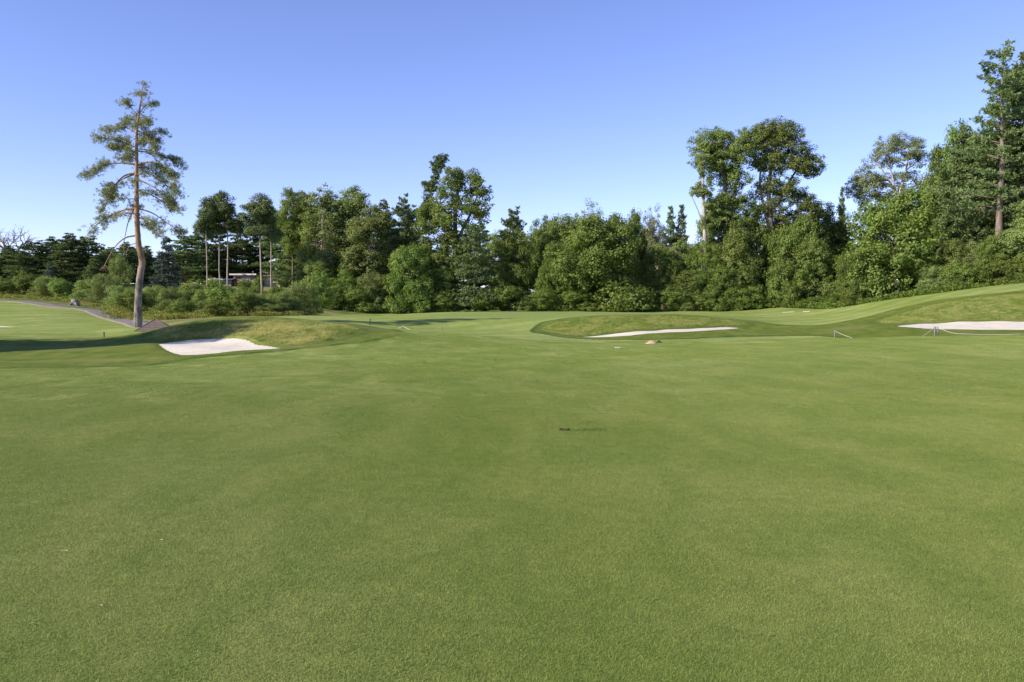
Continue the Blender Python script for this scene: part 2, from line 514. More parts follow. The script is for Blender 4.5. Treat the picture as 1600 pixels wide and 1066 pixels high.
for k, pg in SAND.items():
    lo, hi = pg.min(0) - .3, pg.max(0) + .3
    st = .11
    ax, ay = np.arange(lo[0], hi[0], st), np.arange(lo[1], hi[1], st)
    X, Y = np.meshgrid(ax, ay)
    P = np.stack([X.ravel(), Y.ravel()], 1)
    s = sdf(P, pg)
    z = ground(P, sand=False) - .045 + .012 * np.sin(P[:, 0] * 2.1 + 1.3 * np.sin(P[:, 1] * 1.7))
    z -= .12 * sstep(0.0, -.14, s)
    ii = np.arange(len(P)).reshape(len(ay), len(ax))
    F = np.stack([ii[:-1, :-1], ii[:-1, 1:], ii[1:, 1:], ii[1:, :-1]], -1).reshape(-1, 4)
    F = F[(s[F] > -.16).all(1)]
    used = np.unique(F); mp = np.full(len(P), -1); mp[used] = np.arange(len(used))
    o = link(bpy.data.objects.new('sand_bunker', fast_mesh('sand_bunker', np.column_stack([P, z])[used], mp[F], M_SAND, smooth=True)))
    tag(o, SANDLAB[k], 'bunker', kind='structure')

# cart path
def catmull(P, n=8):
    P = np.asarray(P, float); Q = np.vstack([2 * P[0] - P[1], P, 2 * P[-1] - P[-2]])
    out = []
    for i in range(1, len(Q) - 2):
        for s in np.linspace(0, 1, n, endpoint=False):
            a, b, c, d = Q[i - 1], Q[i], Q[i + 1], Q[i + 2]
            out.append(.5 * ((2 * b) + (c - a) * s + (2 * a - 5 * b + 4 * c - d) * s * s + (3 * b - a - 3 * c + d) * s ** 3))
    out.append(P[-1])
    return np.array(out)
def strip(name, P, width, mat, lift, skirt=.06):
    P = catmull(P)
    tn = np.gradient(P, axis=0); tn /= np.linalg.norm(tn, axis=1)[:, None]
    nr = np.stack([-tn[:, 1], tn[:, 0]], 1)
    offs = np.linspace(-.5, .5, 7) * width
    rows = [P + nr * o for o in offs]
    Z = [ground(r) + lift for r in rows]
    n = len(P)
    V = [np.column_stack([rows[0], Z[0] - skirt - lift])] + [np.column_stack([r, z]) for r, z in zip(rows, Z)] + [np.column_stack([rows[-1], Z[-1] - skirt - lift])]
    V = np.concatenate(V)
    F = []
    for r in range(len(offs) + 1):
        for i in range(n - 1):
            F.append((r * n + i, r * n + i + 1, (r + 1) * n + i + 1, (r + 1) * n + i))
    return link(bpy.data.objects.new(name, fast_mesh(name, V, np.array(F)[:, ::-1], mat, smooth=True)))
M_PATH = simple_mat('worn_asphalt', (0.15, 0.125, 0.10), (0.24, 0.205, 0.17), 3.0, .9, .3)
tag(strip('cart_path', PATH, 1.75, M_PATH, .035), 'grey worn cart path winding past the shrubs to the lone pine', 'path', kind='structure')
M_PAINT = simple_mat('white_paint', (0.62, 0.62, 0.58), (0.8, 0.8, 0.76), 8, .7, .1)
for a, b, D_ in ((1222, 1241, 82.5), (1254, 1266, 80.5)):
    xs_ = np.array([xy(a, D_), xy((a + b) / 2, D_ - .1), xy(b, D_ - .3)])
    tag(strip('painted_line', xs_, .45, M_PAINT, .02, .03), 'short white paint dash on the turf before the wood edge', 'line', kind='structure')

# ------------------------------------------------------------------ foliage materials
def leaf_mat(name, dark, light, hue=0.05, tf=.36, rough=.55, spec=.2):
    t = NT(name)
    oi = t.n('ShaderNodeObjectInfo')
    base = t.mix(t.attr('tint'), dark, light)
    v = t.noise(.55, 3, .6, t.pos())
    base = t.mix(t.rng(v, .3, .7), t.mix(1.0, base, (.86, .88, .84), 'MULTIPLY'), t.mix(1.0, base, (1.12, 1.08, 1.04), 'MULTIPLY'))
    hs = t.n('ShaderNodeHueSaturation')
    t.l(base, hs.inputs['Color'])
    t.l(t.rng(oi.outputs['Random'], 0, 1, .5 - hue * .38, .5 + hue * .12, False), hs.inputs['Hue'])
    t.l(t.rng(oi.outputs['Random'], 0, 1, .82, 1.22, False), hs.inputs['Value'])
    c = hs.outputs[0]
    tr = t.mix(1.0, c, (1.25, 1.3, .6), 'MULTIPLY')
    return t.bsdf(c, rough, spec, None, tr, tf)
M_MAPLE = leaf_mat('maple_leaf', (0.080, 0.141, 0.028), (0.238, 0.318, 0.077))
M_POPLAR = leaf_mat('poplar_leaf', (0.117, 0.174, 0.047), (0.289, 0.355, 0.129))
M_BRIGHT = leaf_mat('fresh_leaf', (0.09, 0.15, 0.025), (0.20, 0.27, 0.06))
M_SILVER = leaf_mat('silver_leaf', (0.130, 0.175, 0.076), (0.335, 0.381, 0.214))
M_OAK = leaf_mat('oak_leaf', (0.091, 0.144, 0.031), (0.257, 0.323, 0.092))
M_PINE = leaf_mat('pine_needle', (0.079, 0.129, 0.046), (0.216, 0.281, 0.107), .03, .2)
M_REDPINE = leaf_mat('red_pine_needle', (0.075, 0.120, 0.040), (0.190, 0.251, 0.090), .03, .12)
M_LONE = leaf_mat('scots_pine_needle', (0.125, 0.15, 0.075), (0.31, 0.325, 0.17), .02, .28)
M_BLUE = leaf_mat('blue_spruce_needle', (0.067, 0.104, 0.073), (0.152, 0.195, 0.152), .02, .1)
M_YELLOW = leaf_mat('weed_leaf', (0.12, 0.16, 0.035), (0.30, 0.28, 0.075), .03)
M_BARK = simple_mat('grey_bark', (0.10, 0.085, 0.07), (0.22, 0.19, 0.16), 4, .9, .7, .2, (1, 1, .25))
M_PALEBARK = simple_mat('pale_bark', (0.28, 0.225, 0.18), (0.46, 0.39, 0.33), 4, .9, .5, .2, (1, 1, .3))
M_DEADBARK = simple_mat('bare_grey_wood', (0.17, 0.14, 0.125), (0.30, 0.26, 0.24), 4, .9, .4, .2, (1, 1, .3))
t = NT('scots_pine_bark')
v = t.obj((1, 1, .35))
nb = t.noise(5, 5, .65, v); nb2 = t.noise(1.0, 3, .6, v)
so = t.n('ShaderNodeTexCoord'); sz = t.n('ShaderNodeSeparateXYZ'); t.l(so.outputs['Object'], sz.inputs[0])
up = t.rng(t.math('ADD', sz.outputs['Z'], t.math('MULTIPLY', nb2, 2.5)), 3.6, 6.0)
low = t.mix(t.rng(nb, .35, .65), (0.085, 0.07, 0.06), (0.27, 0.235, 0.205))
hi = t.mix(t.rng(nb, .3, .7), (0.20, 0.12, 0.07), (0.40, 0.255, 0.16))
M_SCOTS = t.bsdf(t.mix(up, low, hi), .9, .2, t.bump(nb, .8, .05))

# ------------------------------------------------------------------ foliage builders
def unit(a): return a / (np.linalg.norm(a, axis=-1, keepdims=True) + 1e-9)
def rdir(rs, n): return unit(rs.normal(size=(n, 3)))

def leaf_quads(rs, C, N, L, W, droop=.0):
    """one folded rhombic leaf per centre; returns V,F"""
    n = len(C)
    N = unit(N)
    T = rdir(rs, n); T[:, 2] -= droop
    T = unit(T - (T * N).sum(1, keepdims=True) * N)
    B = np.cross(N, T)
    L = np.broadcast_to(L, n)[:, None]; W = np.broadcast_to(W, n)[:, None]
    k = rs.uniform(-.1, .25, (n, 1))
    v0 = C - T * L * .5
    v1 = C + B * W * .5 + N * W * k + T * L * .06
    v2 = C + T * L * .5 - N * L * .12
    v3 = C - B * W * .5 + N * W * k + T * L * .06
    V = np.stack([v0, v1, v2, v3], 1).reshape(-1, 3)
    F = np.arange(n * 4).reshape(n, 4)
    return V, F

def leaf_mesh(name, rs, C, N, L, W, mat, tint=None, droop=0.0):
    V, F = leaf_quads(rs, C, N, L, W, droop)
    if tint is None: tint = rs.uniform(0, 1, len(C))
    return fast_mesh(name, V, F, mat, {'tint': ('FACE', np.clip(tint, 0, 1))})

def limb(rs, a, b, n=5, wob=.08, sag=0.0):
    a = np.asarray(a, float); b = np.asarray(b, float)
    s = np.linspace(0, 1, n)[:, None]
    P = a + (b - a) * s
    d = np.linalg.norm(b - a)
    P[1:-1] += rs.normal(size=(n - 2, 3)) * wob * d
    P[:, 2] += sag * d * np.sin(s[:, 0] * PI)
    return P

VAR = {}
def register(key, trunk, crown, H, Wd, extra=()):
    VAR[key] = (trunk, crown, H, Wd)

def broadleaf(key, seed, lobes, mat, bark, H, Wd, nclump=260, per=55, leaf=.26, asp=.62, cr=(.55, 1.0), trunk_r=.22, trunk_top=None, fork=None, twigs=.3, shell=.5, up=.35, droop=.0, trunk_path=None, lim=True):
    """lobes: (x,y,z,rx,ry,rz)"""
    rs = np.random.RandomState(seed)
    lobes = np.array(lobes, float)
    vol = (lobes[:, 3] * lobes[:, 4] * lobes[:, 5]) ** .72
    nclump = int(nclump * 1.12); per = per * 1.25; leaf = leaf * .86
    which = rs.choice(len(lobes), nclump, p=vol / vol.sum())
    d = rdir(rs, nclump)
    r = (shell + (1 - shell) * rs.uniform(0, 1, nclump) ** .6)
    stray = rs.uniform(size=nclump) < .14
    r = np.where(stray, rs.uniform(1.0, 1.2, nclump), r)
    Lb = lobes[which]
    cc = Lb[:, :3] + d * Lb[:, 3:] * r[:, None]
    cc[:, 2] = np.maximum(cc[:, 2], .35)
    crad = rs.uniform(cr[0], cr[1], nclump)
    crad = np.where(stray, crad * .6, crad)
    m = rs.poisson(per * (crad / np.mean(cr)) ** 1.6) + 3
    ci = np.repeat(np.arange(nclump), m)
    n = len(ci)
    dd = rdir(rs, n); dd[:, 2] += .15
    rr = rs.uniform(0, 1, n) ** .45
    off = dd * (crad[ci] * rr)[:, None]
    off[:, 2] *= .72
    C = cc[ci] + off
    C[:, 2] = np.maximum(C[:, 2], .12 + rs.uniform(0, .15, n))
    N = dd * .55 + d[ci] * .45 + np.array((0, 0, up)) + rs.normal(size=(n, 3)) * .42
    ctint = rs.uniform(.15, .85, nclump)
    tint = ctint[ci] * .6 + rs.uniform(0, 1, n) * .4
    L = leaf * rs.uniform(.7, 1.3, n)
    crown = leaf_mesh(key + '_crown', rs, C, N, L, L * asp, mat, tint, droop)
    mb = MB()
    if trunk_path is None:
        tt = trunk_top or H * .62
        q = limb(rs, (0, 0, -.25), (rs.uniform(-.3, .3), rs.uniform(-.3, .3), tt), 8, .004)
        mb.tube(q, np.linspace(trunk_r, trunk_r * .35, 8), 8)
        paths = [q]
    else:
        paths = []
        for pp, r0, r1 in trunk_path:
            q = catmull(np.array(pp, float), 4)
            mb.tube(q, np.linspace(r0, r1, len(q)), 8)
            paths.append(q)
    allp = np.concatenate(paths)
    if lim:
        for lb in lobes:
            c = lb[:3]
            dz = np.abs(allp[:, 2] - (c[2] - lb[5] * .7)) + np.linalg.norm(allp[:, :2] - c[:2], axis=1) * .6
            s = allp[np.argmin(dz)]
            if np.linalg.norm(s - c) > .8:
                mb.tube(limb(rs, s, c, 5, .05, .04), np.linspace(trunk_r * .38, trunk_r * .14, 5), 5)
        for i in np.where(rs.uniform(size=nclump) < twigs)[0]:
            c = lobes[which[i], :3]
            mb.tube(limb(rs, c + (cc[i] - c) * .1, cc[i], 4, .06), np.linspace(trunk_r * .15, trunk_r * .05, 4), 3)
    register(key, mb.mesh(key + '_trunk', bark, True), crown, H, Wd)

def needle_tufts(rs, C, D_, per, ln, wd, spread=.8):
    """needle sprays: per thin blades around each tuft centre, heading D_"""
    n = len(C)
    ci = np.repeat(np.arange(n), per)
    dirs = unit(D_[ci] * .6 + rs.normal(size=(len(ci), 3)) * spread + np.array((0, 0, .25)))
    L = ln * rs.uniform(.6, 1.3, len(ci))
    c = C[ci] + dirs * (L * .5)[:, None]
    Nn = np.cross(dirs, rdir(rs, len(ci)))
    Nn = unit(Nn + np.array((0, 0, .25)))
    T = unit(dirs - (dirs * Nn).sum(1, keepdims=True) * Nn)
    B = np.cross(Nn, T)
    W_ = wd * rs.uniform(.7, 1.3, len(ci))
    v0 = c - T * (L * .5)[:, None]; v2 = c + T * (L * .5)[:, None]
    v1 = c + B * (W_ * .5)[:, None]; v3 = c - B * (W_ * .5)[:, None]
    V = np.stack([v0, v1, v2, v3], 1).reshape(-1, 3)
    return V, ci

def conifer(key, seed, H, Wd, mat, bark, prof, z0, gap, nb, rise=.1, droop=.12, tuft=.30, wd=.09, per=9, dens=3.2, trunk_r=.2, side=.42, skew=None, irr=.3, lean=None):
    """prof(t)->branch length, t from 0 at crown base to 1 at top"""
    rs = np.random.RandomState(seed)
    mb = MB()
    q = limb(rs, (0, 0, -.25), (rs.uniform(-.1, .1), rs.uniform(-.1, .1), H), 10, .004)
    if lean is not None: q[:, 0] += lean(np.linspace(0, 1, 10))
    mb.tube(q, np.linspace(trunk_r, .025, 10), 8)
    TC, TD, TT = [], [], []
    z = z0
    while z < H - .15:
        tt = (z - z0) / (H - z0)
        k = max(3, int(nb + rs.randint(-1, 2)))
        a0 = rs.uniform(0, 6.28)
        for j in range(k):
            az = a0 + j * 6.283 / k + rs.normal() * .25
            Ln = prof(tt) * rs.uniform(1 - irr, 1 + irr * .7)
            if skew is not None: Ln *= skew(az, tt, rs)
            if Ln < .15: continue
            zz = z + rs.uniform(-.9, .9) * gap
            base = np.array([np.interp(zz, q[:, 2], q[:, 0]), np.interp(zz, q[:, 2], q[:, 1]), zz])
            dh = np.array((math.cos(az), math.sin(az), 0))
            n = 6
            s = np.linspace(0, 1, n)
            P = base + dh * (s * Ln)[:, None]
            P[:, 2] += (rise * s - droop * s * s + .10 * s ** 3 * (1 if droop > rise else 0)) * Ln * rs.uniform(.6, 1.4) + tt * .35 * Ln * s
            P[1:, :2] += rs.normal(size=(n - 1, 2)) * .03 * Ln
            mb.tube(P, np.linspace(max(.018, trunk_r * .22 * (1 - tt) + .015), .010, n), 4)
            nt = max(4, int(Ln * dens * 3.4))
            u = rs.uniform(.18, 1.0, nt) ** .75
            c = np.stack([np.interp(u, s, P[:, i]) for i in range(3)], 1)
            lat = rs.normal(size=nt) * (side * Ln * (1.15 - u) * .7 + .1)
            pv = np.array((-dh[1], dh[0], 0))
            c = c + pv * lat[:, None] + rs.normal(size=(nt, 3)) * np.array((.12, .12, .09))
            TC.append(c); TD.append(unit(np.tile(dh, (nt, 1)) + pv * (np.sign(lat) * .6)[:, None]))
            TT.append(np.full(nt, rs.uniform(.1, .9)))
        z += gap * rs.uniform(.75, 1.25)
    C = np.concatenate(TC); Dd = np.concatenate(TD); Tt = np.concatenate(TT)
    V, ci = needle_tufts(rs, C, Dd, per, tuft, wd * 1.25)
    F = np.arange(len(V)).reshape(-1, 4)
    tint = Tt[ci] * .5 + rs.uniform(0, 1, len(ci)) * .5
    crown = fast_mesh(key + '_crown', V, F, mat, {'tint': ('FACE', tint)})
    register(key, mb.mesh(key + '_trunk', bark, True), crown, H, Wd)

def lobes_dome(rs, H, Wd, n, low=.4, flat=.3):
    """a skirted crown: lobes stacked in a dome"""
    out = [(0, 0, H * .5, Wd * .33, Wd * .33, H * .40)]
    for i in range(n):
        z = rs.uniform(low, H * .88)
        f = math.sqrt(max(.05, 1 - max(0, (z / H - .30) / .70) ** 2))
        a = i * 2.4 + rs.uniform(-.4, .4)
        R = Wd * .5 * f * rs.uniform(.52, .78)
        r = Wd * rs.uniform(.13, .21)
        out.append((R * math.cos(a), R * math.sin(a), max(z, r * .7), r, r, r * rs.uniform(.75, 1.05)))
    out.append((0, 0, H * .86, Wd * .2, Wd * .2, H * .13))
    return out
R_ = np.random.RandomState
broadleaf('maple_a', 1, lobes_dome(R_(1), 9, 10, 16), M_MAPLE, M_BARK, 9, 10, 480, 62, .27)
broadleaf('maple_b', 2, lobes_dome(R_(2), 12, 9, 17), M_MAPLE, M_BARK, 12, 9, 480, 60, .28)
broadleaf('maple_c', 3, lobes_dome(R_(3), 12, 8, 14), M_OAK, M_BARK, 12, 8, 430, 55, .28)
broadleaf('poplar_a', 4, lobes_dome(R_(4), 15, 6, 18, 1.2), M_POPLAR, M_PALEBARK, 15, 6, 420, 46, .24, .75, (.5, .85), .18, 13)
broadleaf('poplar_b', 5, lobes_dome(R_(5), 15, 7, 16, 1.5), M_POPLAR, M_PALEBARK, 15, 7, 400, 46, .25, .75, (.5, .9), .2, 13)
broadleaf('shrub_a', 6, lobes_dome(R_(6), 3, 4.2, 9, .3), M_MAPLE, M_BARK, 3, 4.2, 170, 42, .16, .6, (.28, .5), .06, 2)
broadleaf('shrub_b', 7, lobes_dome(R_(7), 3.4, 4, 10, .3), M_POPLAR, M_BARK, 3.4, 4, 190, 44, .17, .36, (.28, .5), .06, 2.4)
broadleaf('shrub_c', 8, lobes_dome(R_(8), 2.4, 3.4, 8, .2), M_BRIGHT, M_BARK, 2.4, 3.4, 140, 40, .15, .6, (.22, .42), .05, 1.6)
broadleaf('highcrown_a', 9, [(0, 0, 11, 2.6, 2.6, 3.6), (1.9, .4, 9.4, 1.7, 1.7, 1.8), (-1.8, .5, 9.2, 1.6, 1.6, 1.8), (.3, -1.8, 9.8, 1.6, 1.6, 2.2), (-.6, 1.7, 8.2, 1.6, 1.6, 1.6), (.5, 0, 6.8, 1.7, 1.7, 1.5), (1.0, -.3, 13.2, 1.3, 1.3, 1.6), (-1.1, 0, 12.8, 1.3, 1.3, 1.5)],
          M_MAPLE, M_BARK, 15, 7.6, 300, 52, .26, .62, (.5, .9), .2, 12)
broadleaf('loose_a', 10, lobes_dome(R_(10), 12, 7, 12, 3), M_SILVER, M_PALEBARK, 12, 7, 210, 46, .24, .5, (.45, .85), .18, 9)
conifer('white_pine_a', 11, 17, 8, M_PINE, M_BARK, lambda t: 4.2 * (1 - t) ** .75 + .25, 1.6, .62, 6, .12, .02, .36, .10, 12, 3.0)
conifer('white_pine_b', 12, 17, 8, M_PINE, M_BARK, lambda t: 3.8 * (1 - t) ** .48 * (.72 + .28 * math.sin(t * 19)) + .45, 3.2, .72, 6, .16, .02, .36, .10, 12, 3.0)
conifer('spruce_a', 13, 11, 5.6, M_BLUE, M_BARK, lambda t: 2.85 * (1 - t) ** .95 + .12, .35, .42, 7, .02, .14, .24, .085, 9, 3.4)
conifer('spruce_b', 14, 13, 6, M_PINE, M_BARK, lambda t: 3.0 * (1 - t) ** .9 + .15, .5, .5, 7, .05, .16, .28, .085, 9, 3.2)
conifer('hemlock_a', 15, 12, 8, M_REDPINE, M_BARK, lambda t: 4.0 * (1 - t) ** .72 + .2, .5, .62, 6, .10, .22, .28, .085, 10, 3.2)
for k, sd in (('red_pine_a', 16), ('red_pine_b', 17)):
    r = R_(sd)
    lb = [(r.normal() * .25, r.normal() * .25, 12.6, 1.15, 1.15, 1.9)]
    for i in range(9):
        a = i * 2.4; z = r.uniform(9.2, 13.2); R = r.uniform(.7, 1.35)
        lb.append((R * math.cos(a), R * math.sin(a), z, .8, .8, .62))
    broadleaf(k, sd, lb, M_REDPINE, M_PALEBARK, 15, 4.8, 190, 60, .27, .36, (.4, .72), .105, 14, None, .25)

# ---- crowned trees with an outline of their own
D1 = 100.0
S1 = D1 / FPX                      # metres per photo pixel at the wood edge
def pxl(px0, py0, D=D1):
    """local builder: offsets in metres from a base pixel"""
    s = D / FPX
    return lambda px, py, y=0.0: ((px - px0) * s, y, (py0 - py) * s)
# the pair of tall oaks
q = pxl(1135, 482)
lbs = []
for px, py, y, rx, rz in ((1104, 222, 0, 22, 20), (1128, 213, .8, 20, 15), (1100, 245, -.6, 20, 18), (1130, 240, .5, 24, 22), (1150, 232, -1, 18, 20), (1128, 270, .6, 22, 16), (1148, 275, -.5, 18, 16), (1140, 305, .5, 20, 14), (1118, 320, -.8, 18, 12), (1165, 215, .2, 14, 14), (1160, 320, .5, 16, 12), (1130, 345, 0, 28, 14)):
    a = q(px, py, y); lbs.append((*a, rx * S1 * 1.25, rx * S1 * 1.15, rz * S1 * 1.25))
broadleaf('tall_oak_west', 21, lbs, M_OAK, M_BARK, 289 * S1, 100 * S1, 560, 62, .22, .62, (.42, .8), .32, None, None, .35, .35, .35, 0,
          [([q(1135, 486), q(1133, 400), q(1131, 320), q(1130, 285), q(1124, 250), q(1112, 222)], .42, .10), ([q(1134, 410), q(1142, 350), q(1145, 300), q(1150, 262), q(1156, 226)], .28, .08)])
q = pxl(1212, 482)
lbs = []
for px, py, y, rx, rz in ((1195, 207, 0, 20, 13), (1220, 205, .6, 22, 14), (1180, 228, -.6, 20, 16), (1208, 228, .6, 24, 16), (1232, 226, -.5, 18, 16), (1248, 243, .4, 18, 14), (1262, 260, 0, 17, 14), (1240, 264, -1, 16, 12), (1186, 252, .4, 16, 13), (1210, 256, -.5, 20, 14), (1205, 290, .5, 18, 16), (1222, 296, -.4, 16, 16), (1200, 325, 0, 20, 14), (1240, 305, .6, 18, 13), (1262, 318, 0, 18, 13), (1275, 330, .4, 13, 10), (1240, 340, 0, 24, 14), (1180, 300, .3, 8, 14)):
    a = q(px, py, y); lbs.append((*a, rx * S1 * 1.25, rx * S1 * 1.15, rz * S1 * 1.25))
broadleaf('tall_oak_east', 22, lbs, M_OAK, M_BARK, 289 * S1, 110 * S1, 640, 58, .22, .62, (.40, .75), .32, None, None, .35, .35, .35, 0,
          [([q(1212, 486), q(1206, 400), q(1200, 330), q(1198, 290), q(1204, 250), q(1212, 215)], .42, .10), ([q(1203, 370), q(1190, 320), q(1184, 280), q(1190, 240)], .22, .07), ([q(1200, 340), q(1222, 300), q(1240, 268), q(1256, 255)], .2, .06)])
q = pxl(1104, 482)
lbs = []
for px, py, y, rx, rz in ((1096, 262, 0, 9, 14), (1092, 290, .3, 13, 9), (1100, 300, -.3, 14, 10), (1084, 300, .2, 9, 7), (1102, 325, 0, 11, 13), (1100, 345, 0, 12, 12)):
    a = q(px, py, y); lbs.append((*a, rx * S1, rx * S1, rz * S1))
broadleaf('slim_tree', 23, lbs, M_POPLAR, M_PALEBARK, 235 * S1, 40 * S1, 80, 55, .22, .6, (.3, .55), .3, None, None, .3, .3, .3, 0,
          [([q(1104, 486), q(1102, 420), q(1099, 350), q(1096, 300), q(1095, 255)], .36, .07), ([q(1100, 360), q(1090, 330), q(1078, 303)], .14, .04)])
# broad oak in the middle
q = pxl(715, 488)
lbs = []
for px, py, y, rx, rz in ((712, 275, 0, 14, 14), (735, 280, .5, 16, 14), (752, 295, 0, 16, 16), (700, 292, -.6, 16, 16), (725, 305, .8, 24, 20), (748, 320, -.4, 20, 18), (690, 318, 0, 22, 18), (672, 335, .6, 18, 18), (715, 340, -1, 26, 20), (745, 350, .5, 20, 16), (695, 360, .4, 26, 20), (668, 372, -.5, 22, 20), (720, 385, 0, 28, 20), (660, 400, .4, 24, 18), (695, 410, -.6, 26, 20)):
    a = q(px, py, y); lbs.append((*a, rx * S1 * 1.25, rx * S1 * 1.15, rz * S1 * 1.25))
broadleaf('broad_oak', 24, lbs, M_MAPLE, M_BARK, 228 * S1, 112 * S1, 430, 52, .27, .62, (.45, .85), .3, None, None, .3, .38, .35, 0,
          [([q(715, 492), q(713, 420), q(712, 350), q(716, 300), q(722, 270)], .42, .10), ([q(712, 380), q(735, 335), q(748, 300)], .22, .07), ([q(712, 390), q(690, 350), q(682, 315)], .22, .07)])
# open silvery tree with pale forked trunk
q = pxl(1393, 478, 104)
s2 = 104 / FPX
lbs = []
for px, py, y, rx, rz in ((1385, 228, 0, 18, 13), (1408, 222, .5, 16, 12), (1425, 232, 0, 14, 13), (1372, 238, -.4, 14, 10), (1362, 255, .3, 13, 12), (1400, 250, .8, 20, 10), (1428, 255, -.3, 14, 12), (1350, 278, 0, 18, 13), (1340, 290, .5, 16, 10), (1375, 285, .8, 16, 10), (1408, 278, .6, 16, 8), (1360, 300, 0, 24, 12), (1430, 280, .4, 12, 10), (1330, 305, 0, 12, 10), (1410, 302, .5, 18, 10), (1382, 312, -.4, 18, 10), (1432, 305, .3, 14, 10), (1345, 316, .2, 16, 9), (1418, 240, -.5, 14, 12)):
    a = q(px, py, y); lbs.append((*a, rx * s2 * 1.2, rx * s2 * 1.1, rz * s2 * 1.3))
broadleaf('silver_tree', 25, lbs, M_SILVER, M_PALEBARK, 270 * s2, 120 * s2, 330, 62, .24, .45, (.4, .75), .3, None, None, .35, .3, .3, 0,
          [([q(1393, 480), q(1396, 400), q(1398, 330), q(1402, 300), q(1410, 268), q(1414, 235)], .30, .06), ([q(1398, 318), q(1390, 280), q(1380, 245)], .15, .05), ([q(1398, 310), q(1425, 292), q(1436, 282)], .16, .06), ([q(1394, 300), q(1375, 270), q(1366, 250)], .14, .05), ([q(1404, 330), q(1428, 305), q(1446, 300)], .14, .05)])
# wind-twisted pine top leaning out beside the broad oak
def lean_f(s): return 2.6 * np.clip((s - .55) / .45, 0, 1) ** 1.5
conifer('leaning_pine', 26, 19.2, 4, M_PINE, M_BARK, lambda t: (.30 + .75 * abs(math.sin(t * 8.0 + .6)) ** 2) * (1.2 - t * .3), 11.0, .40, 5, .22, .0, .30, .09, 10, 3.6, .22, .5, None, .45, lean_f)
# tall white pine at the right with its trunk in view
def tall_skew(az, tt, rs):
    f = 1.0
    toward = -math.sin(az)                       # towards the open ground
    if toward > .55 and tt < .62: f *= rs.choice([0, .3, .5])
    if math.cos(az) < -.5: f *= 1.0 + .25 * (tt < .6)
    return f * rs.choice([1, 1, .55, 1.15])
M_PINEBARK = simple_mat('pine_bark', (0.12, 0.09, 0.075), (0.24, 0.19, 0.155), 4, .9, .7, .2, (1, 1, .25))
conifer('tall_white_pine', 27, 26.5, 10, M_PINE, M_PINEBARK, lambda t: 5.2 * (1 - t) ** .8 * (.75 + .25 * math.sin(t * 26)) + .7, 8.2, .95, 5, .20, .04, .36, .09, 10, 3.0, .46, .4, tall_skew, .35)

TREES = []
def plant(key, px, top, base_D, width, label, group=None, name='tree', cat='tree', rot=None, dy=0.0, sx_max=None):
    """stand a tree at a photo column and distance, its top where the photo has it"""
    tr, cr, H, Wd = VAR[key]
    x, y = xy(px, base_D)
    z = gz(x, y) - .05
    h = at(px, top, base_D)[2] - z
    sz_ = h / H
    sx_ = (width * base_D / FPX) / Wd
    r = empty(name, (x, y, z), random.uniform(0, 6.28) if rot is None else rot)
    r.scale = (sx_, sx_, sz_)
    tag(r, label, cat, group)
    for nm, me in (('trunk', tr), ('crown', cr)):
        link(bpy.data.objects.new(nm, me), r)
    return r
random.seed(3)
# heroes keep their own facing
plant('tall_oak_west', 1135, 196, 100, 100, 'tall oak with an open rounded crown beside the slim ivy-clad trunk', name='oak_tree', rot=0)
plant('tall_oak_east', 1212, 191, 100.5, 110, 'tallest spreading oak behind the raised green with a bough reaching sideways', name='oak_tree', rot=0)
plant('slim_tree', 1104, 248, 98, 40, 'slim pale-trunked tree with tufty crown standing against the tall oaks', name='slim_tree', rot=0)
plant('broad_oak', 715, 260, 100, 112, 'broad tall tree beside the wind-twisted pine top', name='oak_tree', rot=0)
plant('silver_tree', 1393, 208, 104, 120, 'open silvery-leaved tree with pale forked boughs above the maple dome', name='silver_tree', rot=0)
plant('leaning_pine', 662, 247, 103, 46, 'wind-twisted pine whose thin top leans towards the broad tree', name='pine_tree', rot=0)
plant('tall_white_pine', 1557, 74, 84, 150, 'tallest white pine with long bare trunk above the big grass mound', name='pine_tree', rot=0)

G_EDGE = 'leafy trees along the wood edge'
def pl(key, px, top, D, w, label, name='leafy_tree', group=None, cat='tree'):
    return plant(key, px, top, D, w, label, group, name, cat)
# --- left: conifer belt beyond the cart path
L1 = 'dark pine in the belt beyond the cart path'
G1 = 'dark pines beyond the cart path'
for key, px, top, D, w in (('white_pine_a', 18, 386, 106, 75), ('white_pine_b', 58, 378, 108, 80), ('white_pine_a', 84, 372, 112, 70), ('white_pine_a', 112, 367, 103, 85), ('white_pine_b', 140, 371, 106, 80), ('white_pine_a', 176, 388, 112, 70), ('white_pine_a', 200, 380, 110, 60), ('spruce_b', -20, 392, 104, 60), ('white_pine_b', 290, 368, 112, 70), ('spruce_b', 232, 384, 112, 50), ('white_pine_a', -60, 380, 108, 80), ('white_pine_b', 38, 392, 98, 60), ('spruce_b', 150, 400, 98, 55)):
    pl(key, px, top, D, w, L1, 'pine_tree', G1)
pl('spruce_a', 262, 370, 92, 62, 'blue-grey spruce cone just behind the lone pine', 'spruce_tree')
pl('spruce_a', 80, 410, 94, 30, 'small blue-grey spruce among the dark pines past the cart path', 'spruce_tree')
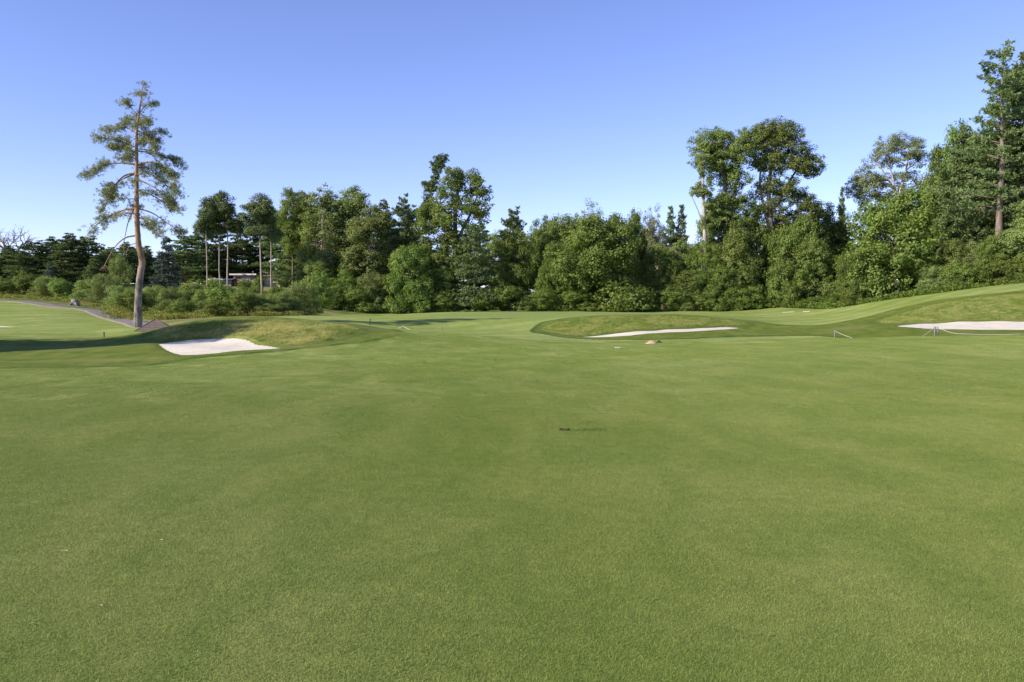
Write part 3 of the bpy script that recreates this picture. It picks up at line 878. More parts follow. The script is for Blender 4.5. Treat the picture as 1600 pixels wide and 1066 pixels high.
# --- red pines with bare trunks in front of the houses
RL = 'red pine with bare pale trunk in front of the low brick houses'
RG = 'red pines before the brick houses'
for key, px, top, D, w in (('red_pine_a', 325, 305, 97, 50), ('red_pine_b', 344, 298, 99, 50), ('red_pine_a', 356, 295, 98, 62), ('red_pine_b', 409, 297, 96, 72), ('red_pine_a', 424, 318, 98, 50)):
    pl(key, px, top, D, w, {325: 'outermost bare-trunked red pine, farthest from the poplars', 344: 'slim red pine between the outermost one and the tall twin beside it', 356: 'tallest red pine of the close trio before the houses', 409: 'broad-crowned red pine with bare trunk before the plain brick house', 424: 'shorter red pine close under the broad-crowned one'}[px], 'red_pine', RG)
L2 = 'dark pine standing behind the bare-trunked red pines'
G2 = 'dark pines behind the red pines'
for key, px, top, D, w in (('white_pine_b', 312, 362, 122, 60), ('white_pine_b', 340, 345, 126, 70), ('white_pine_b', 378, 335, 126, 70), ('white_pine_b', 440, 330, 122, 80), ('white_pine_a', 462, 335, 112, 70), ('white_pine_b', 410, 350, 128, 70), ('white_pine_b', 480, 345, 116, 70)):
    pl(key, px, top, D, w, L2, 'pine_tree', G2)
# --- poplars
pl('highcrown_a', 458, 292, 108, 62, 'dark high-crowned tree between the red pines and the poplars', 'leafy_tree')
PL = 'tall grey-green poplar in the stand beside the red pines'
PG = 'poplars beside the red pines'
for key, px, top, D, w in (('poplar_b', 505, 289, 104, 92), ('poplar_a', 550, 290, 106, 84), ('poplar_b', 530, 300, 110, 80), ('poplar_a', 580, 320, 99, 84), ('poplar_a', 480, 298, 112, 70)):
    pl(key, px, top, D, w, {505: 'broadest grey-green poplar with pale stem showing', 550: 'tallest grey-green poplar on the pine side of the stand', 530: 'grey-green poplar tucked behind the two tallest poplars', 580: 'lower poplar standing out in front of the stand', 480: 'poplar next to the dark high-crowned tree'}[px], 'poplar_tree', PG)
for px, top, D, w in ((600, 316, 114, 60), (632, 309, 112, 55), (652, 325, 116, 60), (612, 345, 108, 60)):
    pl('white_pine_b', px, top, D, w, 'pine between the poplars and the twisted pine', 'pine_tree', 'pines between poplars and twisted pine')
pl('maple_a', 640, 385, 96.5, 92, 'low dense maple under the twisted pine', 'maple_tree')
FL = 'low leafy tree at the foot of the poplars'
for key, px, top, D, w in (('maple_c', 498, 405, 97, 55), ('maple_b', 540, 420, 97, 60), ('shrub_b', 580, 425, 96.5, 60), ('maple_c', 600, 430, 96.5, 40)):
    pl(key, px, top, D, w, FL, 'leafy_tree', 'low trees at the foot of the poplars')
# --- middle
pl('hemlock_a', 742, 352, 97, 95, 'tiered dark hemlock in front of the broad tall tree', 'hemlock_tree')
pl('maple_c', 700, 415, 98, 55, 'small leafy tree tucked between the low maple and the hemlock', 'leafy_tree')
pl('white_pine_b', 803, 328, 112, 62, 'pine with spread top rising behind the dark round tree', 'pine_tree')
pl('maple_b', 806, 356, 100, 72, 'dark round tree between the hemlock and the large maple', 'maple_tree')
pl('shrub_a', 795, 445, 96.5, 72, 'low shrubby growth in front of the dark round tree', 'shrub', cat='shrub')
pl('maple_a', 940, 345, 97, 165, 'large spreading maple behind the raised green', 'maple_tree')
pl('maple_b', 868, 378, 98, 62, 'narrow maple against the large spreading maple', 'maple_tree')
pl('loose_a', 921, 306, 112, 62, 'pale loose-topped tree rising behind the large spreading maple', 'leafy_tree')
BL = 'tree top in the rear of the wood behind the large spreading maple'
for key, px, top, D, w in (('maple_c', 872, 332, 116, 70), ('maple_b', 846, 338, 118, 70), ('maple_c', 960, 330, 114, 70), ('maple_b', 895, 335, 116, 60), ('maple_b', 990, 328, 118, 60)):
    pl(key, px, top, D, w, BL, 'leafy_tree', 'rear trees behind the large maple')
pl('loose_a', 1022, 314, 116, 46, 'pale slender tree top beside the two small spruce tops', 'leafy_tree')
for px, top in ((1046, 322), (1063, 320)):
    pl('spruce_b', px, top, 122, 44, 'small pale spruce top showing over the wood', 'spruce_tree', 'pair of spruce tops')
pl('maple_c', 1030, 378, 99, 72, 'loose-branched tree between the large maple and the tall oaks', 'leafy_tree')
pl('maple_b', 1046, 388, 98.3, 62, 'leafy tree screening the brown-roofed house', 'leafy_tree')
pl('poplar_b', 1062, 372, 100, 60, 'grey-green tree leaning on the slim pale trunk', 'poplar_tree')
UL = 'leafy tree filling in under the tall oaks'
for key, px, top, D, w in (('maple_b', 1098, 375, 97.5, 75), ('maple_c', 1150, 352, 97, 80), ('maple_b', 1178, 318, 101, 75), ('maple_b', 1125, 306, 102, 80), ('maple_c', 1262, 325, 102, 70), ('maple_c', 1215, 335, 102, 70), ('maple_c', 1070, 420, 96.5, 60), ('maple_a', 1130, 410, 96.2, 80)):
    pl(key, px, top, D, w, {1098: 'leafy tree covering the foot of the slim pale trunk', 1150: 'leafy tree in front of the gap between the tall oaks', 1178: 'leafy tree behind, between the two tall oak trunks', 1125: 'leafy tree rising right behind the rounded tall oak', 1262: 'leafy tree under the sideways bough of the tallest oak', 1215: 'leafy tree hiding the lower trunk of the tallest oak', 1070: 'low leafy tree between the grey-green leaner and the slim trunk', 1130: 'low spreading maple at the very foot of the tall oaks'}[px], 'leafy_tree', 'trees under the tall oaks')
pl('maple_a', 1238, 347, 96, 100, 'dark maple right beside the foot of the tallest oak', 'maple_tree')
pl('maple_b', 1300, 318, 104, 80, 'leafy tree between the dark maple and the maple dome', 'leafy_tree')
pl('spruce_b', 1312, 292, 112, 30, 'thin spruce tip between the oaks and the silvery tree', 'spruce_tree')
pl('maple_c', 1275, 372, 94, 70, 'loose leafy tree in front of the dark maple', 'leafy_tree')
# --- right
pl('maple_a', 1392, 306, 91, 168, 'big dome-shaped maple beneath the silvery tree', 'maple_tree')
pl('maple_a', 1335, 395, 90, 70, 'low maple bough mass at the skirt of the maple dome', 'maple_tree')
RLb = 'dense leafy tree between the silvery tree and the tallest white pine'
for key, px, top, D, w in (('maple_b', 1488, 190, 108, 95), ('highcrown_a', 1465, 225, 110, 70), ('maple_b', 1525, 200, 112, 100), ('maple_c', 1450, 270, 102, 70)):
    pl(key, px, top, D, w, {1488: 'tall dense leafy tree next to the layered white pine', 1465: 'high-crowned leafy tree next to the silvery tree', 1525: 'dense leafy tree right behind the layered white pine', 1450: 'lower leafy tree under the silvery tree boughs, beside the maple dome'}[px], 'leafy_tree', 'dense trees beside the tallest pine')
pl('white_pine_a', 1500, 205, 98, 110, 'layered white pine leaning on the tallest white pine', 'pine_tree')
pl('white_pine_a', 1594, 92, 88, 175, 'broad dark white pine just past the tallest one', 'pine_tree')
pl('maple_b', 1640, 160, 95, 150, 'dense leafy tree past the two tallest pines', 'leafy_tree')
pl('maple_b', 1578, 190, 98, 120, 'dense leafy tree behind the trunk of the tallest pine', 'leafy_tree')
pl('poplar_b', 1606, 306, 80, 92, 'pale green bushy tree on top of the big grass mound', 'leafy_tree')
SL = 'leafy shrub on the mound below the tallest white pine'
for key, px, top, D, w in (('maple_c', 1488, 372, 86, 62), ('shrub_b', 1520, 378, 84, 70), ('maple_a', 1548, 372, 82, 72), ('shrub_a', 1500, 410, 82.5, 70), ('shrub_a', 1560, 405, 80.5, 80), ('shrub_b', 1462, 415, 84, 60), ('shrub_a', 1600, 395, 79, 70), ('shrub_c', 1440, 452, 84, 46)):
    pl(key, px, top, D, w, SL, 'shrub', 'shrubs on the mound below the pine', 'shrub')
pl('white_pine_b', 1516, 330, 90, 70, 'small spreading pine under the tallest white pine', 'pine_tree')
# low bright growth along the foot of the wood
BR = 'low bright green bush along the foot of the wood'
for px, w, top, D in ((1170, 60, 446, 95), (1204, 40, 452, 95), (1236, 34, 440, 93.5), (1262, 44, 466, 92.5), (1285, 50, 464, 91), (1310, 44, 458, 90), (1332, 40, 462, 87), (1100, 50, 455, 95.5), (1050, 60, 452, 96), (985, 70, 450, 96), (905, 70, 452, 96), (845, 60, 455, 96.2), (760, 55, 452, 96), (690, 60, 455, 96), (560, 60, 450, 95.5), (520, 50, 446, 95)):
    lm = min(((540, 'poplar stand'), (690, 'broad tall tree'), (760, 'tiered hemlock'), (845, 'narrow maple'), (925, 'large spreading maple'), (1050, 'loose-branched tree'), (1100, 'slim pale-trunked tree'), (1180, 'tall oaks'), (1236, 'dark maple'), (1270, 'loose leafy tree by the dark maple'), (1325, 'maple dome')), key=lambda q: abs(q[0] - px))[1]
    pl(random.choice(('shrub_c', 'shrub_a', 'shrub_a')) if px < 1160 else 'shrub_c', px, top, D, w, 'low bright green bush at the foot of the ' + lm, 'bush', 'bushes along the foot of the wood', 'bush')
# shrubs in the hollow behind the left bunker
for px, w, top, D in ((338, 40, 436, 104), (384, 30, 438, 105), (404, 26, 434, 104)):
    pl('shrub_a', px, top, D, w, 'round garden shrub right in front of the low brick houses', 'shrub', 'garden shrubs before the houses', 'shrub')
HL = 'bushy shrub in the row behind the tawny bunker bank'
for px, w, top, D, key in ((246, 60, 446, 72, 'shrub_b'), (268, 55, 448, 69, 'shrub_b'), (300, 62, 442, 71, 'shrub_a'), (325, 60, 450, 67, 'shrub_b'), (352, 66, 446, 66, 'shrub_a'), (378, 56, 455, 64, 'shrub_a'), (405, 62, 462, 65, 'shrub_a'), (432, 52, 448, 70, 'shrub_c'), (440, 64, 455, 67, 'shrub_b'), (470, 66, 440, 72, 'shrub_b'), (495, 70, 430, 78, 'shrub_a'), (284, 50, 470, 63, 'shrub_a'), (340, 50, 470, 62, 'shrub_c'), (420, 50, 474, 64, 'shrub_b'), (456, 50, 470, 68, 'shrub_a')):
    pl(key, px, top, D, w, HL, 'shrub', 'shrubs behind the bunker bank', 'shrub')
CL = 'bushy shrub growing along the cart path'
for px, w, top, D, key in ((-20, 60, 432, 92, 'shrub_a'), (15, 56, 438, 90, 'shrub_a'), (48, 56, 428, 90, 'shrub_a'), (78, 60, 432, 88, 'shrub_b'), (98, 46, 438, 86, 'shrub_a'), (142, 56, 436, 82, 'shrub_b'), (165, 56, 428, 80, 'shrub_b'), (188, 56, 446, 74, 'shrub_b'), (206, 52, 452, 70, 'shrub_a'), (228, 40, 452, 74, 'shrub_b'), (190, 44, 400, 88, 'shrub_b')):
    pl(key, px, top, D, w, CL, 'shrub', 'shrubs along the cart path', 'shrub')
rr_ = R_(90)
for i in range(34):
    px = 478 + i * 30 + rr_.uniform(-8, 8)
    key = ('maple_b', 'maple_c', 'white_pine_b', 'maple_b', 'spruce_b')[rr_.randint(5)]
    pl(key, px, rr_.uniform(352, 378), rr_.uniform(120, 134), rr_.uniform(62, 80), 'tree in the dim rear of the wood', 'wood_tree', 'trees in the rear of the wood')
for i in range(16):
    px = -50 + i * 30 + rr_.uniform(-6, 6)
    pl(('white_pine_a', 'spruce_b', 'white_pine_b')[i % 3], px, rr_.uniform(385, 402), rr_.uniform(124, 138), rr_.uniform(60, 75), 'dark conifer in the rear row behind the houses and cart path', 'pine_tree', 'rear row of dark conifers')
# trees past the edge of the picture whose shade falls on the bunker bank
for x_, y_, h_ in ((-29.2, 26.6, 12.6), (-30.2, 28.3, 13.2), (-31.4, 26.6, 13.4), (-33.2, 27.0, 13.6), (-37.5, 24.6, 13.5)):
    tr, cr, H, Wd = VAR['poplar_b']
    r = empty('leafy_tree', (x_, y_, gz(x_, y_) - .05), x_)
    r.scale = (.85, .85, h_ / H)
    tag(r, 'tree beside the fairway whose shade reaches the left bunker', 'tree', 'shade trees beside the fairway')
    link(bpy.data.objects.new('trunk', tr), r); link(bpy.data.objects.new('crown', cr), r)

# bare tree above the dark pines
rs = R_(40)
x, y = xy(22, 108)
zb = gz(x, y)
Hb = at(22, 343, 108)[2] - zb
mb = MB(); tw = MB()
def grow(p, d, ln, r, depth):
    n = 5
    P = [np.array(p)]
    dd = np.array(d)
    for i in range(n - 1):
        dd = unit(dd + rs.normal(size=3) * .13 + np.array((0, 0, .05)))
        P.append(P[-1] + dd * ln / (n - 1))
    (mb if depth > 2 else tw).tube(P, np.linspace(r, r * .55, n), 6 if depth > 2 else 4)
    if depth == 0: return
    for k in range(4):
        s = P[rs.randint(2, n)]
        nd = unit(dd + rs.normal(size=3) * np.array((.62, .62, .3)))
        grow(s, nd, ln * rs.uniform(.5, .75), r * .55, depth - 1)
grow((0, 0, -.2), (0, 0, 1), Hb * .50, .26, 4)
r = empty('bare_tree', (x, y, zb))
tag(r, 'leafless grey tree with bare branches above the dark pines', 'tree')
mb.build('trunk', M_DEADBARK, r, True); tw.build('twigs', M_DEADBARK, r, True)

# ------------------------------------------------------------------ the lone pine
DP = 48.0
SP = DP / FPX
bx_, by_ = xy(216, DP)
bz_ = gz(bx_, by_)
ref = at(216, 513, DP)
def lp(px, py, dy=0.0):
    a = at(px, py, DP)
    return np.array(((a[0] - bx_) * (.9 if abs(px - 215) > 12 else 1.0), dy, a[2] - bz_))
rs = R_(77)
root = empty('lone_pine', (bx_, by_, bz_))
tag(root, 'lone tall pine with orange upper trunk standing apart by the left bunker', 'tree')
tp = [lp(216, 518), lp(215.5, 500), lp(215.5, 480), lp(217, 451), lp(220, 425), lp(221, 408, .1), lp(217, 385), lp(215.5, 368), lp(213.8, 340), lp(213.5, 315), lp(213.5, 261), lp(213.5, 207), lp(217, 180), lp(219, 165), lp(221, 148), lp(223, 132)]
tw_ = [7.2, 6.2, 5.6, 5.4, 5.2, 5.0, 4.5, 4.1, 3.7, 3.4, 2.8, 2.0, 1.5, 1.2, .8, .3]
mb = MB()
cq = catmull(np.array(tp), 4)
cr_ = np.interp(np.linspace(0, 1, len(cq)), np.linspace(0, 1, len(tw_)), np.array(tw_) * SP)
cr_ = cr_ * (1 + .05 * np.sin(np.arange(len(cq)) * 2.3))
mb.tube(cq, cr_, 12)
mb.build('trunk', M_SCOTS, root, True)
brs = [
 # pts (px,py), depth at tip, foliage start, density, dead
 ([(213.6, 209), (195, 199), (170, 196), (147, 200)], .8, .3, 1.3, 0), ([(213, 231), (190, 222), (165, 218), (151, 219)], -.6, .15, 1.9, 0),
 ([(213, 240), (190, 229), (170, 228), (156, 226)], .7, .2, 1.6, 0),
 ([(212, 243), (198, 243), (186, 246)], 1.2, .4, .8, 0), ([(211, 257), (185, 256), (160, 262), (140, 276)], -.8, .45, 1.5, 0),
 ([(211, 270), (189, 276), (171, 293), (160, 312), (150, 330)], .4, .4, 1.5, 0), ([(211, 272), (180, 280), (158, 292), (146, 302)], 1.6, .45, 1.2, 0),
 ([(213, 326), (195, 328), (169, 338), (150, 352), (136, 368)], -.5, .35, 1.2, 0), ([(213, 318), (206, 312), (200, 320), (185, 335)], 1.2, .4, .5, 0),
 ([(213, 368), (197, 372), (184, 384), (175, 402), (168, 421)], -.9, .9, .15, 1), ([(213, 318), (202, 332), (190, 350), (177, 385)], .9, .9, .1, 1),
 ([(215, 380), (206, 384), (203, 398)], -.5, .9, .1, 1),
 ([(216, 210), (235, 204), (256, 204)], .5, .35, .8, 0), ([(216, 218), (235, 222), (253, 232)], -.5, .2, 1.6, 0),
 ([(216, 236), (240, 239), (268, 247), (290, 257)], .5, .3, 1.6, 0), ([(216, 256), (240, 254), (262, 263), (279, 277), (291, 294)], -.6, .25, 1.9, 0),
 ([(217, 265), (240, 274), (258, 288), (272, 300)], 1.2, .3, 1.3, 0), ([(217, 281), (245, 293), (270, 309), (290, 328)], -.3, .42, 1.4, 0),
 ([(218, 299), (236, 304), (254, 315), (268, 330)], .9, .5, .9, 0), ([(217, 326), (240, 333), (262, 347), (287, 363)], .4, .55, .9, 0),
 ([(218, 340), (236, 342), (252, 354), (262, 366)], -1.0, .35, 1.0, 0), ([(218, 350), (226, 352), (240, 358)], .8, .4, .8, 0),
 ([(215, 190), (200, 186), (193, 192)], .4, .2, 1.3, 0), ([(217, 182), (205, 168), (195, 160)], -.3, .25, 1.5, 0), ([(219, 176), (228, 164), (238, 160)], .3, .2, 1.3, 0),
 ([(217, 192), (230, 190), (240, 196)], -.4, .2, 1.5, 0), ([(221, 152), (213, 145), (210, 146)], .2, .2, 1.0, 0), ([(221, 150), (229, 146), (232, 148)], -.2, .2, 1.0, 0),
 ([(222, 140), (224, 133), (226, 129)], .0, .1, .8, 0), ([(218, 172), (210, 178), (206, 184)], .7, .1, 1.3, 0), ([(216, 204), (226, 210), (240, 218)], .9, .1, 1.6, 0)]
for i in range(20):            # boughs towards and away from the fairway
    py = 180 + i * 8.4 + rs.uniform(-4, 4)
    ln = np.interp(py, (180, 220, 270, 350), (18, 34, 46, 40)) * rs.uniform(.6, 1.1)
    a = rs.choice([-1, 1]) * rs.uniform(.9, 1.9) + (PI / 2 if i % 2 else -PI / 2) * .25
    sx = math.cos(a) * ln
    brs.append(([(214.5, py), (214.5 + sx * .5, py + ln * rs.uniform(-.08, .05)), (214.5 + sx, py + ln * rs.uniform(-.05, .35))], math.sin(a) * ln * SP, .4, .75 if py < 270 else .35, 0))
bt = MB(); bd = MB()
TC, TD, TT = [], [], []
for pts, dy, f0, dens, dead in brs:
    n0 = len(pts)
    P = np.array([lp(px, py, dy * (i / (n0 - 1)) ** 1.2) for i, (px, py) in enumerate(pts)])
    q = catmull(P, 5)
    Ln = np.linalg.norm(np.diff(q, axis=0), axis=1).sum()
    mbx = bd if dead else bt
    r0 = (.016 + .012 * Ln)
    mbx.tube(q, np.linspace(r0, .014, len(q)), 6)
    s = np.linspace(0, 1, len(q))
    ns = int(Ln * (7 if not dead else 4))
    for k in range(ns):        # side shoots
        u = rs.uniform(f0, 1.0)
        c = np.array([np.interp(u, s, q[:, j]) for j in range(3)])
        along = unit(q[min(len(q) - 1, int(u * len(q)))] - q[max(0, int(u * len(q)) - 2)] + 1e-6)
        dr = unit(along * .6 + rs.normal(size=3) * np.array((.6, .8, .42)))
        l2 = rs.uniform(.2, .62) * (1.15 - .4 * u) * min(1.0, .45 + Ln * .18)
        e = c + dr * l2
        mbx.tube([c, (c + e) / 2 + rs.normal(size=3) * .04, e], [.012, .009, .006], 3)
        if dens > .3:
            m = rs.poisson(7.0 * dens) + 1
            tt = rs.uniform(.35, 1.15, m)[:, None]
            TC.append(c + dr * l2 * tt + rs.normal(size=(m, 3)) * np.array((.15, .15, .10)))
            TD.append(np.tile(dr, (m, 1))); TT.append(np.full(m, rs.uniform(0, 1)))
C = np.concatenate(TC); Dd = np.concatenate(TD); Tt = np.concatenate(TT)
V, ci = needle_tufts(rs, C, Dd, 12, .155, .024, 1.0)
cme = fast_mesh('lone_pine_needles', V, np.arange(len(V)).reshape(-1, 4), M_LONE, {'tint': ('FACE', np.clip(Tt[ci] * .5 + rs.uniform(0, 1, len(ci)) * .5, 0, 1))})
link(bpy.data.objects.new('crown', cme), root)
bt.build('boughs', M_SCOTS, root, True)
o = bd.build('dead_boughs', simple_mat('dead_pine_wood', (0.20, 0.12, 0.08), (0.34, 0.22, 0.15), 4, .9, .3), root, True)
o['label'] = 'bare drooping dead boughs'

# ------------------------------------------------------------------ houses
M_BRICK = simple_mat('old_brick', (0.42, 0.29, 0.235), (0.52, 0.38, 0.31), 1.2, .9, .2)
M_WHITE = simple_mat('white_board', (0.62, 0.59, 0.55), (0.74, 0.71, 0.67), 2, .8, .1)
M_ROOF = simple_mat('brown_roof', (0.13, 0.10, 0.085), (0.21, 0.165, 0.14), 3, .9, .3)
t = NT('dark_glass'); M_GLASS = t.bsdf((0.02, 0.025, 0.03), .1, .5)
M_DOOR = simple_mat('red_door', (0.26, 0.12, 0.09), (0.32, 0.15, 0.12), 2, .6, .1)
def house(px0, px1, D, h, label, wallm, roofm, wins, door=None, fascia=True, rz=0.0, pitch=.0, chim=False):
    x0, x1 = xy(px0, D)[0], xy(px1, D)[0]
    cx, w, dp = (x0 + x1) / 2, x1 - x0, 5.0
    z = min(gz(x0, D), gz(x1, D), gz(cx, D)) - .1
    r = empty('house', (cx, D + dp / 2, z), rz)
    tag(r, label, 'house')
    m = MB(); m.box((0, 0, h / 2 - .3), (w, dp, h + .6)); m.build('wall', wallm, r)
    m = MB()
    if pitch > 0:
        e = .35; zz = h - .02; top = h + pitch
        V = [(-w / 2 - e, -dp / 2 - e, zz), (w / 2 + e, -dp / 2 - e, zz), (w / 2 + e, dp / 2 + e, zz), (-w / 2 - e, dp / 2 + e, zz), (-w / 2 - e, 0, top), (w / 2 + e, 0, top)]
        m.add(V, [(0, 1, 5, 4), (2, 3, 4, 5), (0, 4, 3), (1, 2, 5), (3, 2, 1, 0)])
    else:
        m.box((0, 0, h + .135), (w + .9, dp + .9, .24))
    rf = m.build('roof', roofm, r)
    if fascia:
        m = MB(); m.box((0, -dp / 2 - (.47 if not pitch else .37), h + (.12 if not pitch else .02)), (w + .92, .05, .2)); m.build('fascia', M_WHITE, rf)
    if chim:
        m = MB(); m.box((w * .2, .4, h + .8), (.8, .7, 1.4)); m.build('chimney', M_BRICK, rf)
    for a, b, z0, z1 in wins:
        fr = MB(); fw = (b - a) * w; c = (a + b) / 2 * w - w / 2
        for q_ in ((c, (z0 + z1) / 2, .07, z1 - z0, -fw / 2), (c, (z0 + z1) / 2, .07, z1 - z0, fw / 2)):
            fr.box((q_[0] + q_[4], -dp / 2 - .03, q_[1]), (.08, .08, q_[3]))
        fr.box((c, -dp / 2 - .032, z0), (fw + .1, .1, .08)); fr.box((c, -dp / 2 - .032, z1), (fw + .1, .1, .08))
        wo = fr.build('window', M_WHITE, r)
        g = MB(); g.box((c, -dp / 2 - .008, (z0 + z1) / 2), (fw, .02, z1 - z0)); g.build('pane', M_GLASS, wo)
    if door is not None:
        m = MB(); m.box((door * w - w / 2, -dp / 2 - .03, .75), (.75, .07, 1.5)); dd = m.build('door', M_DOOR, r)
        m = MB(); m.box((door * w - w / 2 + .35, -dp / 2 - .09, 1.0), (.06, .06, .14)); m.build('handle', M_WHITE, dd)
    return r
house(331, 360, 117, 1.0, 'low white-walled house end glimpsed between the bare red pine trunks', simple_mat('tan_board', (0.42, 0.35, 0.29), (0.52, 0.44, 0.37), 2, .8, .1), M_ROOF, [(.35, .5, .4, .8), (.65, .8, .4, .8)], None, True, .05)
house(366, 398, 118, 1.75, 'low brick house with flat white-edged roof behind the red pines', M_BRICK, M_ROOF, [(.42, .58, .55, 1.25), (.66, .8, .55, 1.25)], .25, True, 0)
house(416, 441, 119, 1.7, 'plain brick house standing past the pair of close red pine trunks', M_BRICK, M_ROOF, [(.2, .4, .6, 1.2)], None, False, -.1, .5)
house(1032, 1054, 110, 7.4, 'brown-roofed brick house almost hidden in the wood', M_BRICK, M_ROOF, [(.15, .35, 5.6, 6.6), (.6, .8, 5.6, 6.6)], None, False, .1, 1.2)

# small hut with a hipped shingle roof behind the bank
hx, hy = xy(243, 44.5)
hz = gz(hx, hy)
r = empty('hut', (hx, hy, hz), .35)
tag(r, 'low hut with hipped grey shingle roof peeping over the bank by the lone pine', 'hut')
apex = at(238, 499, 44.5)[2] - hz
eave = at(238, 513, 44.5)[2] - hz - .12
m = MB(); m.box((0, 0, eave / 2 - .05), (1.3, 1.3, eave + .1)); m.build('wall', simple_mat('hut_board', (0.16, 0.12, 0.09), (0.24, 0.18, 0.14), 4, .9, .3), r)
M_SHING = simple_mat('grey_shingle', (0.12, 0.092, 0.075), (0.21, 0.165, 0.135), 9, .9, .5, .2, (1, 1, 3))
m = MB()
nc = 7
for i in range(nc):          # stepped shingle courses
    k0, k1 = 1 - i / nc, 1 - (i + 1) / nc
    z0 = eave + (apex - eave) * i / nc; z1 = eave + (apex - eave) * (i + 1) / nc
    a0 = .98 * k0 + .02; a1 = .98 * k1 + .02
    V = [(-a0, -a0, z0 + .012), (a0, -a0, z0 + .012), (a0, a0, z0 + .012), (-a0, a0, z0 + .012), (-a1, -a1, z1), (a1, -a1, z1), (a1, a1, z1), (-a1, a1, z1), (-a0, -a0, z0 - .012), (a0, -a0, z0 - .012), (a0, a0, z0 - .012), (-a0, a0, z0 - .012)]
    m.add(V, [(0, 1, 5, 4), (1, 2, 6, 5), (2, 3, 7, 6), (3, 0, 4, 7), (4, 5, 6, 7), (8, 9, 1, 0), (9, 10, 2, 1), (10, 11, 3, 2), (11, 8, 0, 3), (11, 10, 9, 8)])
rf = m.build('roof', M_SHING, r)
m = MB()
for sx, sy in ((-1, -1), (1, -1), (1, 1), (-1, 1)):
    m.tube([(sx * .97, sy * .97, eave + .02), (sx * .02, sy * .02, apex + .015)], .022, 5)
m.build('ridge_caps', M_SHING, rf)

# ------------------------------------------------------------------ ropes and stakes
M_STAKE = simple_mat('grey_stake', (0.16, 0.165, 0.17), (0.27, 0.275, 0.28), 6, .6, .2)
M_DARK = simple_mat('dark_stake', (0.03, 0.035, 0.03), (0.06, 0.065, 0.05), 6, .6, .2)
M_ROPE = simple_mat('white_rope', (0.5, 0.49, 0.44), (0.62, 0.6, 0.55), 30, .8, .4)
def stake(root, x, y, h, mat, r=.035, tilt=0.0):
    z = gz(x, y)
    m = MB()
    o = np.array(root.location)
    a = np.array((x, y, z - .12)) - o; b = np.array((x + tilt * h, y, z + h)) - o
    m.tube([a, a + (b - a) * .96, b], [r, r, r * .6], 8)
    m.tube([a + (b - a) * .90, a + (b - a) * .94], r * 1.25, 8)
    m.build('stake', mat, root, True)
    return b + o
def rope(root, A, B, sag, r=.008, n=16):
    o = np.array(root.location)
    s = np.linspace(0, 1, n)[:, None]
    P = np.asarray(A) + (np.asarray(B) - np.asarray(A)) * s
    P[:, 2] -= sag * 4 * (s[:, 0] * (1 - s[:, 0]))
    g = ground(P[:, :2]) + r * 1.1
    P[:, 2] = np.maximum(P[:, 2], g)
    m = MB(); m.tube(P - o, r, 6); m.build('rope', M_ROPE, root, True)
def gpt(px, D, dz=0.0):
    x, y = xy(px, D); return np.array((x, y, gz(x, y) + dz))
g0 = gpt(1460, 41.2)
r = empty('rope_barrier', g0)
tag(r, 'slack white rope on grey stakes in front of the mound bunker', 'rope barrier')
pa = stake(r, *xy(1305, 41.0), .45, M_STAKE)
pb = stake(r, *xy(1461, 41.2), .55, M_STAKE, .035)
pc = stake(r, *xy(1465.5, 41.25), .53, M_STAKE, .035)
rope(r, pa - (0, 0, .03), gpt(1335, 40.2, .02), .03)
rope(r, pb - (0, 0, .02), gpt(1440, 40.4, .02), .03)
rope(r, pb - (0, 0, .03), pc - (0, 0, .03), .005)
e1 = gpt(1506, 39.6, .13)
rope(r, pc - (0, 0, .02), e1, .10)
rope(r, e1, gpt(1600, 39.0, .10), .03)
rope(r, gpt(1600, 39.0, .10), gpt(1720, 38.6, .1), .03)
r = empty('rope_barrier', gpt(650, 46))
tag(r, 'thin white rope and dark stakes on the turf by the pine shadow', 'rope barrier')
pa = stake(r, *xy(577, 49), .38, M_DARK, .03, .18)
pb = stake(r, *xy(629, 46), .2, M_STAKE, .02)
pc = stake(r, *xy(691, 47), .36, M_STAKE, .015)
rope(r, pb - (0, 0, .02), gpt(641, 45.4, .02), .02, .009)
rope(r, pb - (0, 0, .02), gpt(622, 46.2, .02), .02, .009)
rope(r, gpt(648, 45.8, .03), gpt(676, 46.2, .03), .0, .008)
rope(r, gpt(676, 46.2, .03), pc - (0, 0, .05), .02, .007)
x_, y_ = xy(162, 43.5)
r = empty('marker_stake', (x_, y_, gz(x_, y_)))
tag(r, 'single short dark marker stake on the shaded turf by the lone pine', 'stake')
stake(r, x_, y_, .36, M_DARK, .03)

# sand heap, soil heap, stump, white card
def heap(name, px, D, w, h, mat, label, cat, seed):
    x, y = xy(px, D); z = gz(x, y)
    rs = R_(seed)
    V, F = [(0, 0, h)], []
    n = 20; rings = 6
    for i in range(1, rings + 1):
        f = i / rings
        for k in range(n):
            a = 2 * PI * k / n
            rr = w / 2 * f * (1 + .16 * math.sin(a * 2 + seed) + .09 * rs.normal() * f)
            gx, gy = x + rr * math.cos(a), y + rr * .8 * math.sin(a)
            V.append((gx - x, gy - y, h * (1 - f) ** 1.05 * (1 + .12 * rs.normal()) + gz(gx, gy) - z - (.03 if i == rings else 0)))
    for k in range(n): F.append((0, 1 + k, 1 + (k + 1) % n))
    for i in range(rings - 1):
        for k in range(n):
            a = 1 + i * n + k; b = 1 + i * n + (k + 1) % n
            F.append((a, a + n, b + n, b))
    m = MB(); m.add(V, F)
    o = m.build(name, mat, None, True); o.location = (x, y, z)
    return tag(o, label, cat)
M_PILE = simple_mat('tan_sand', (0.42, 0.27, 0.16), (0.54, 0.37, 0.24), 9, .95, .5)
M_SOIL = simple_mat('dark_soil', (0.03, 0.03, 0.014), (0.07, 0.06, 0.028), 9, .95, .6)
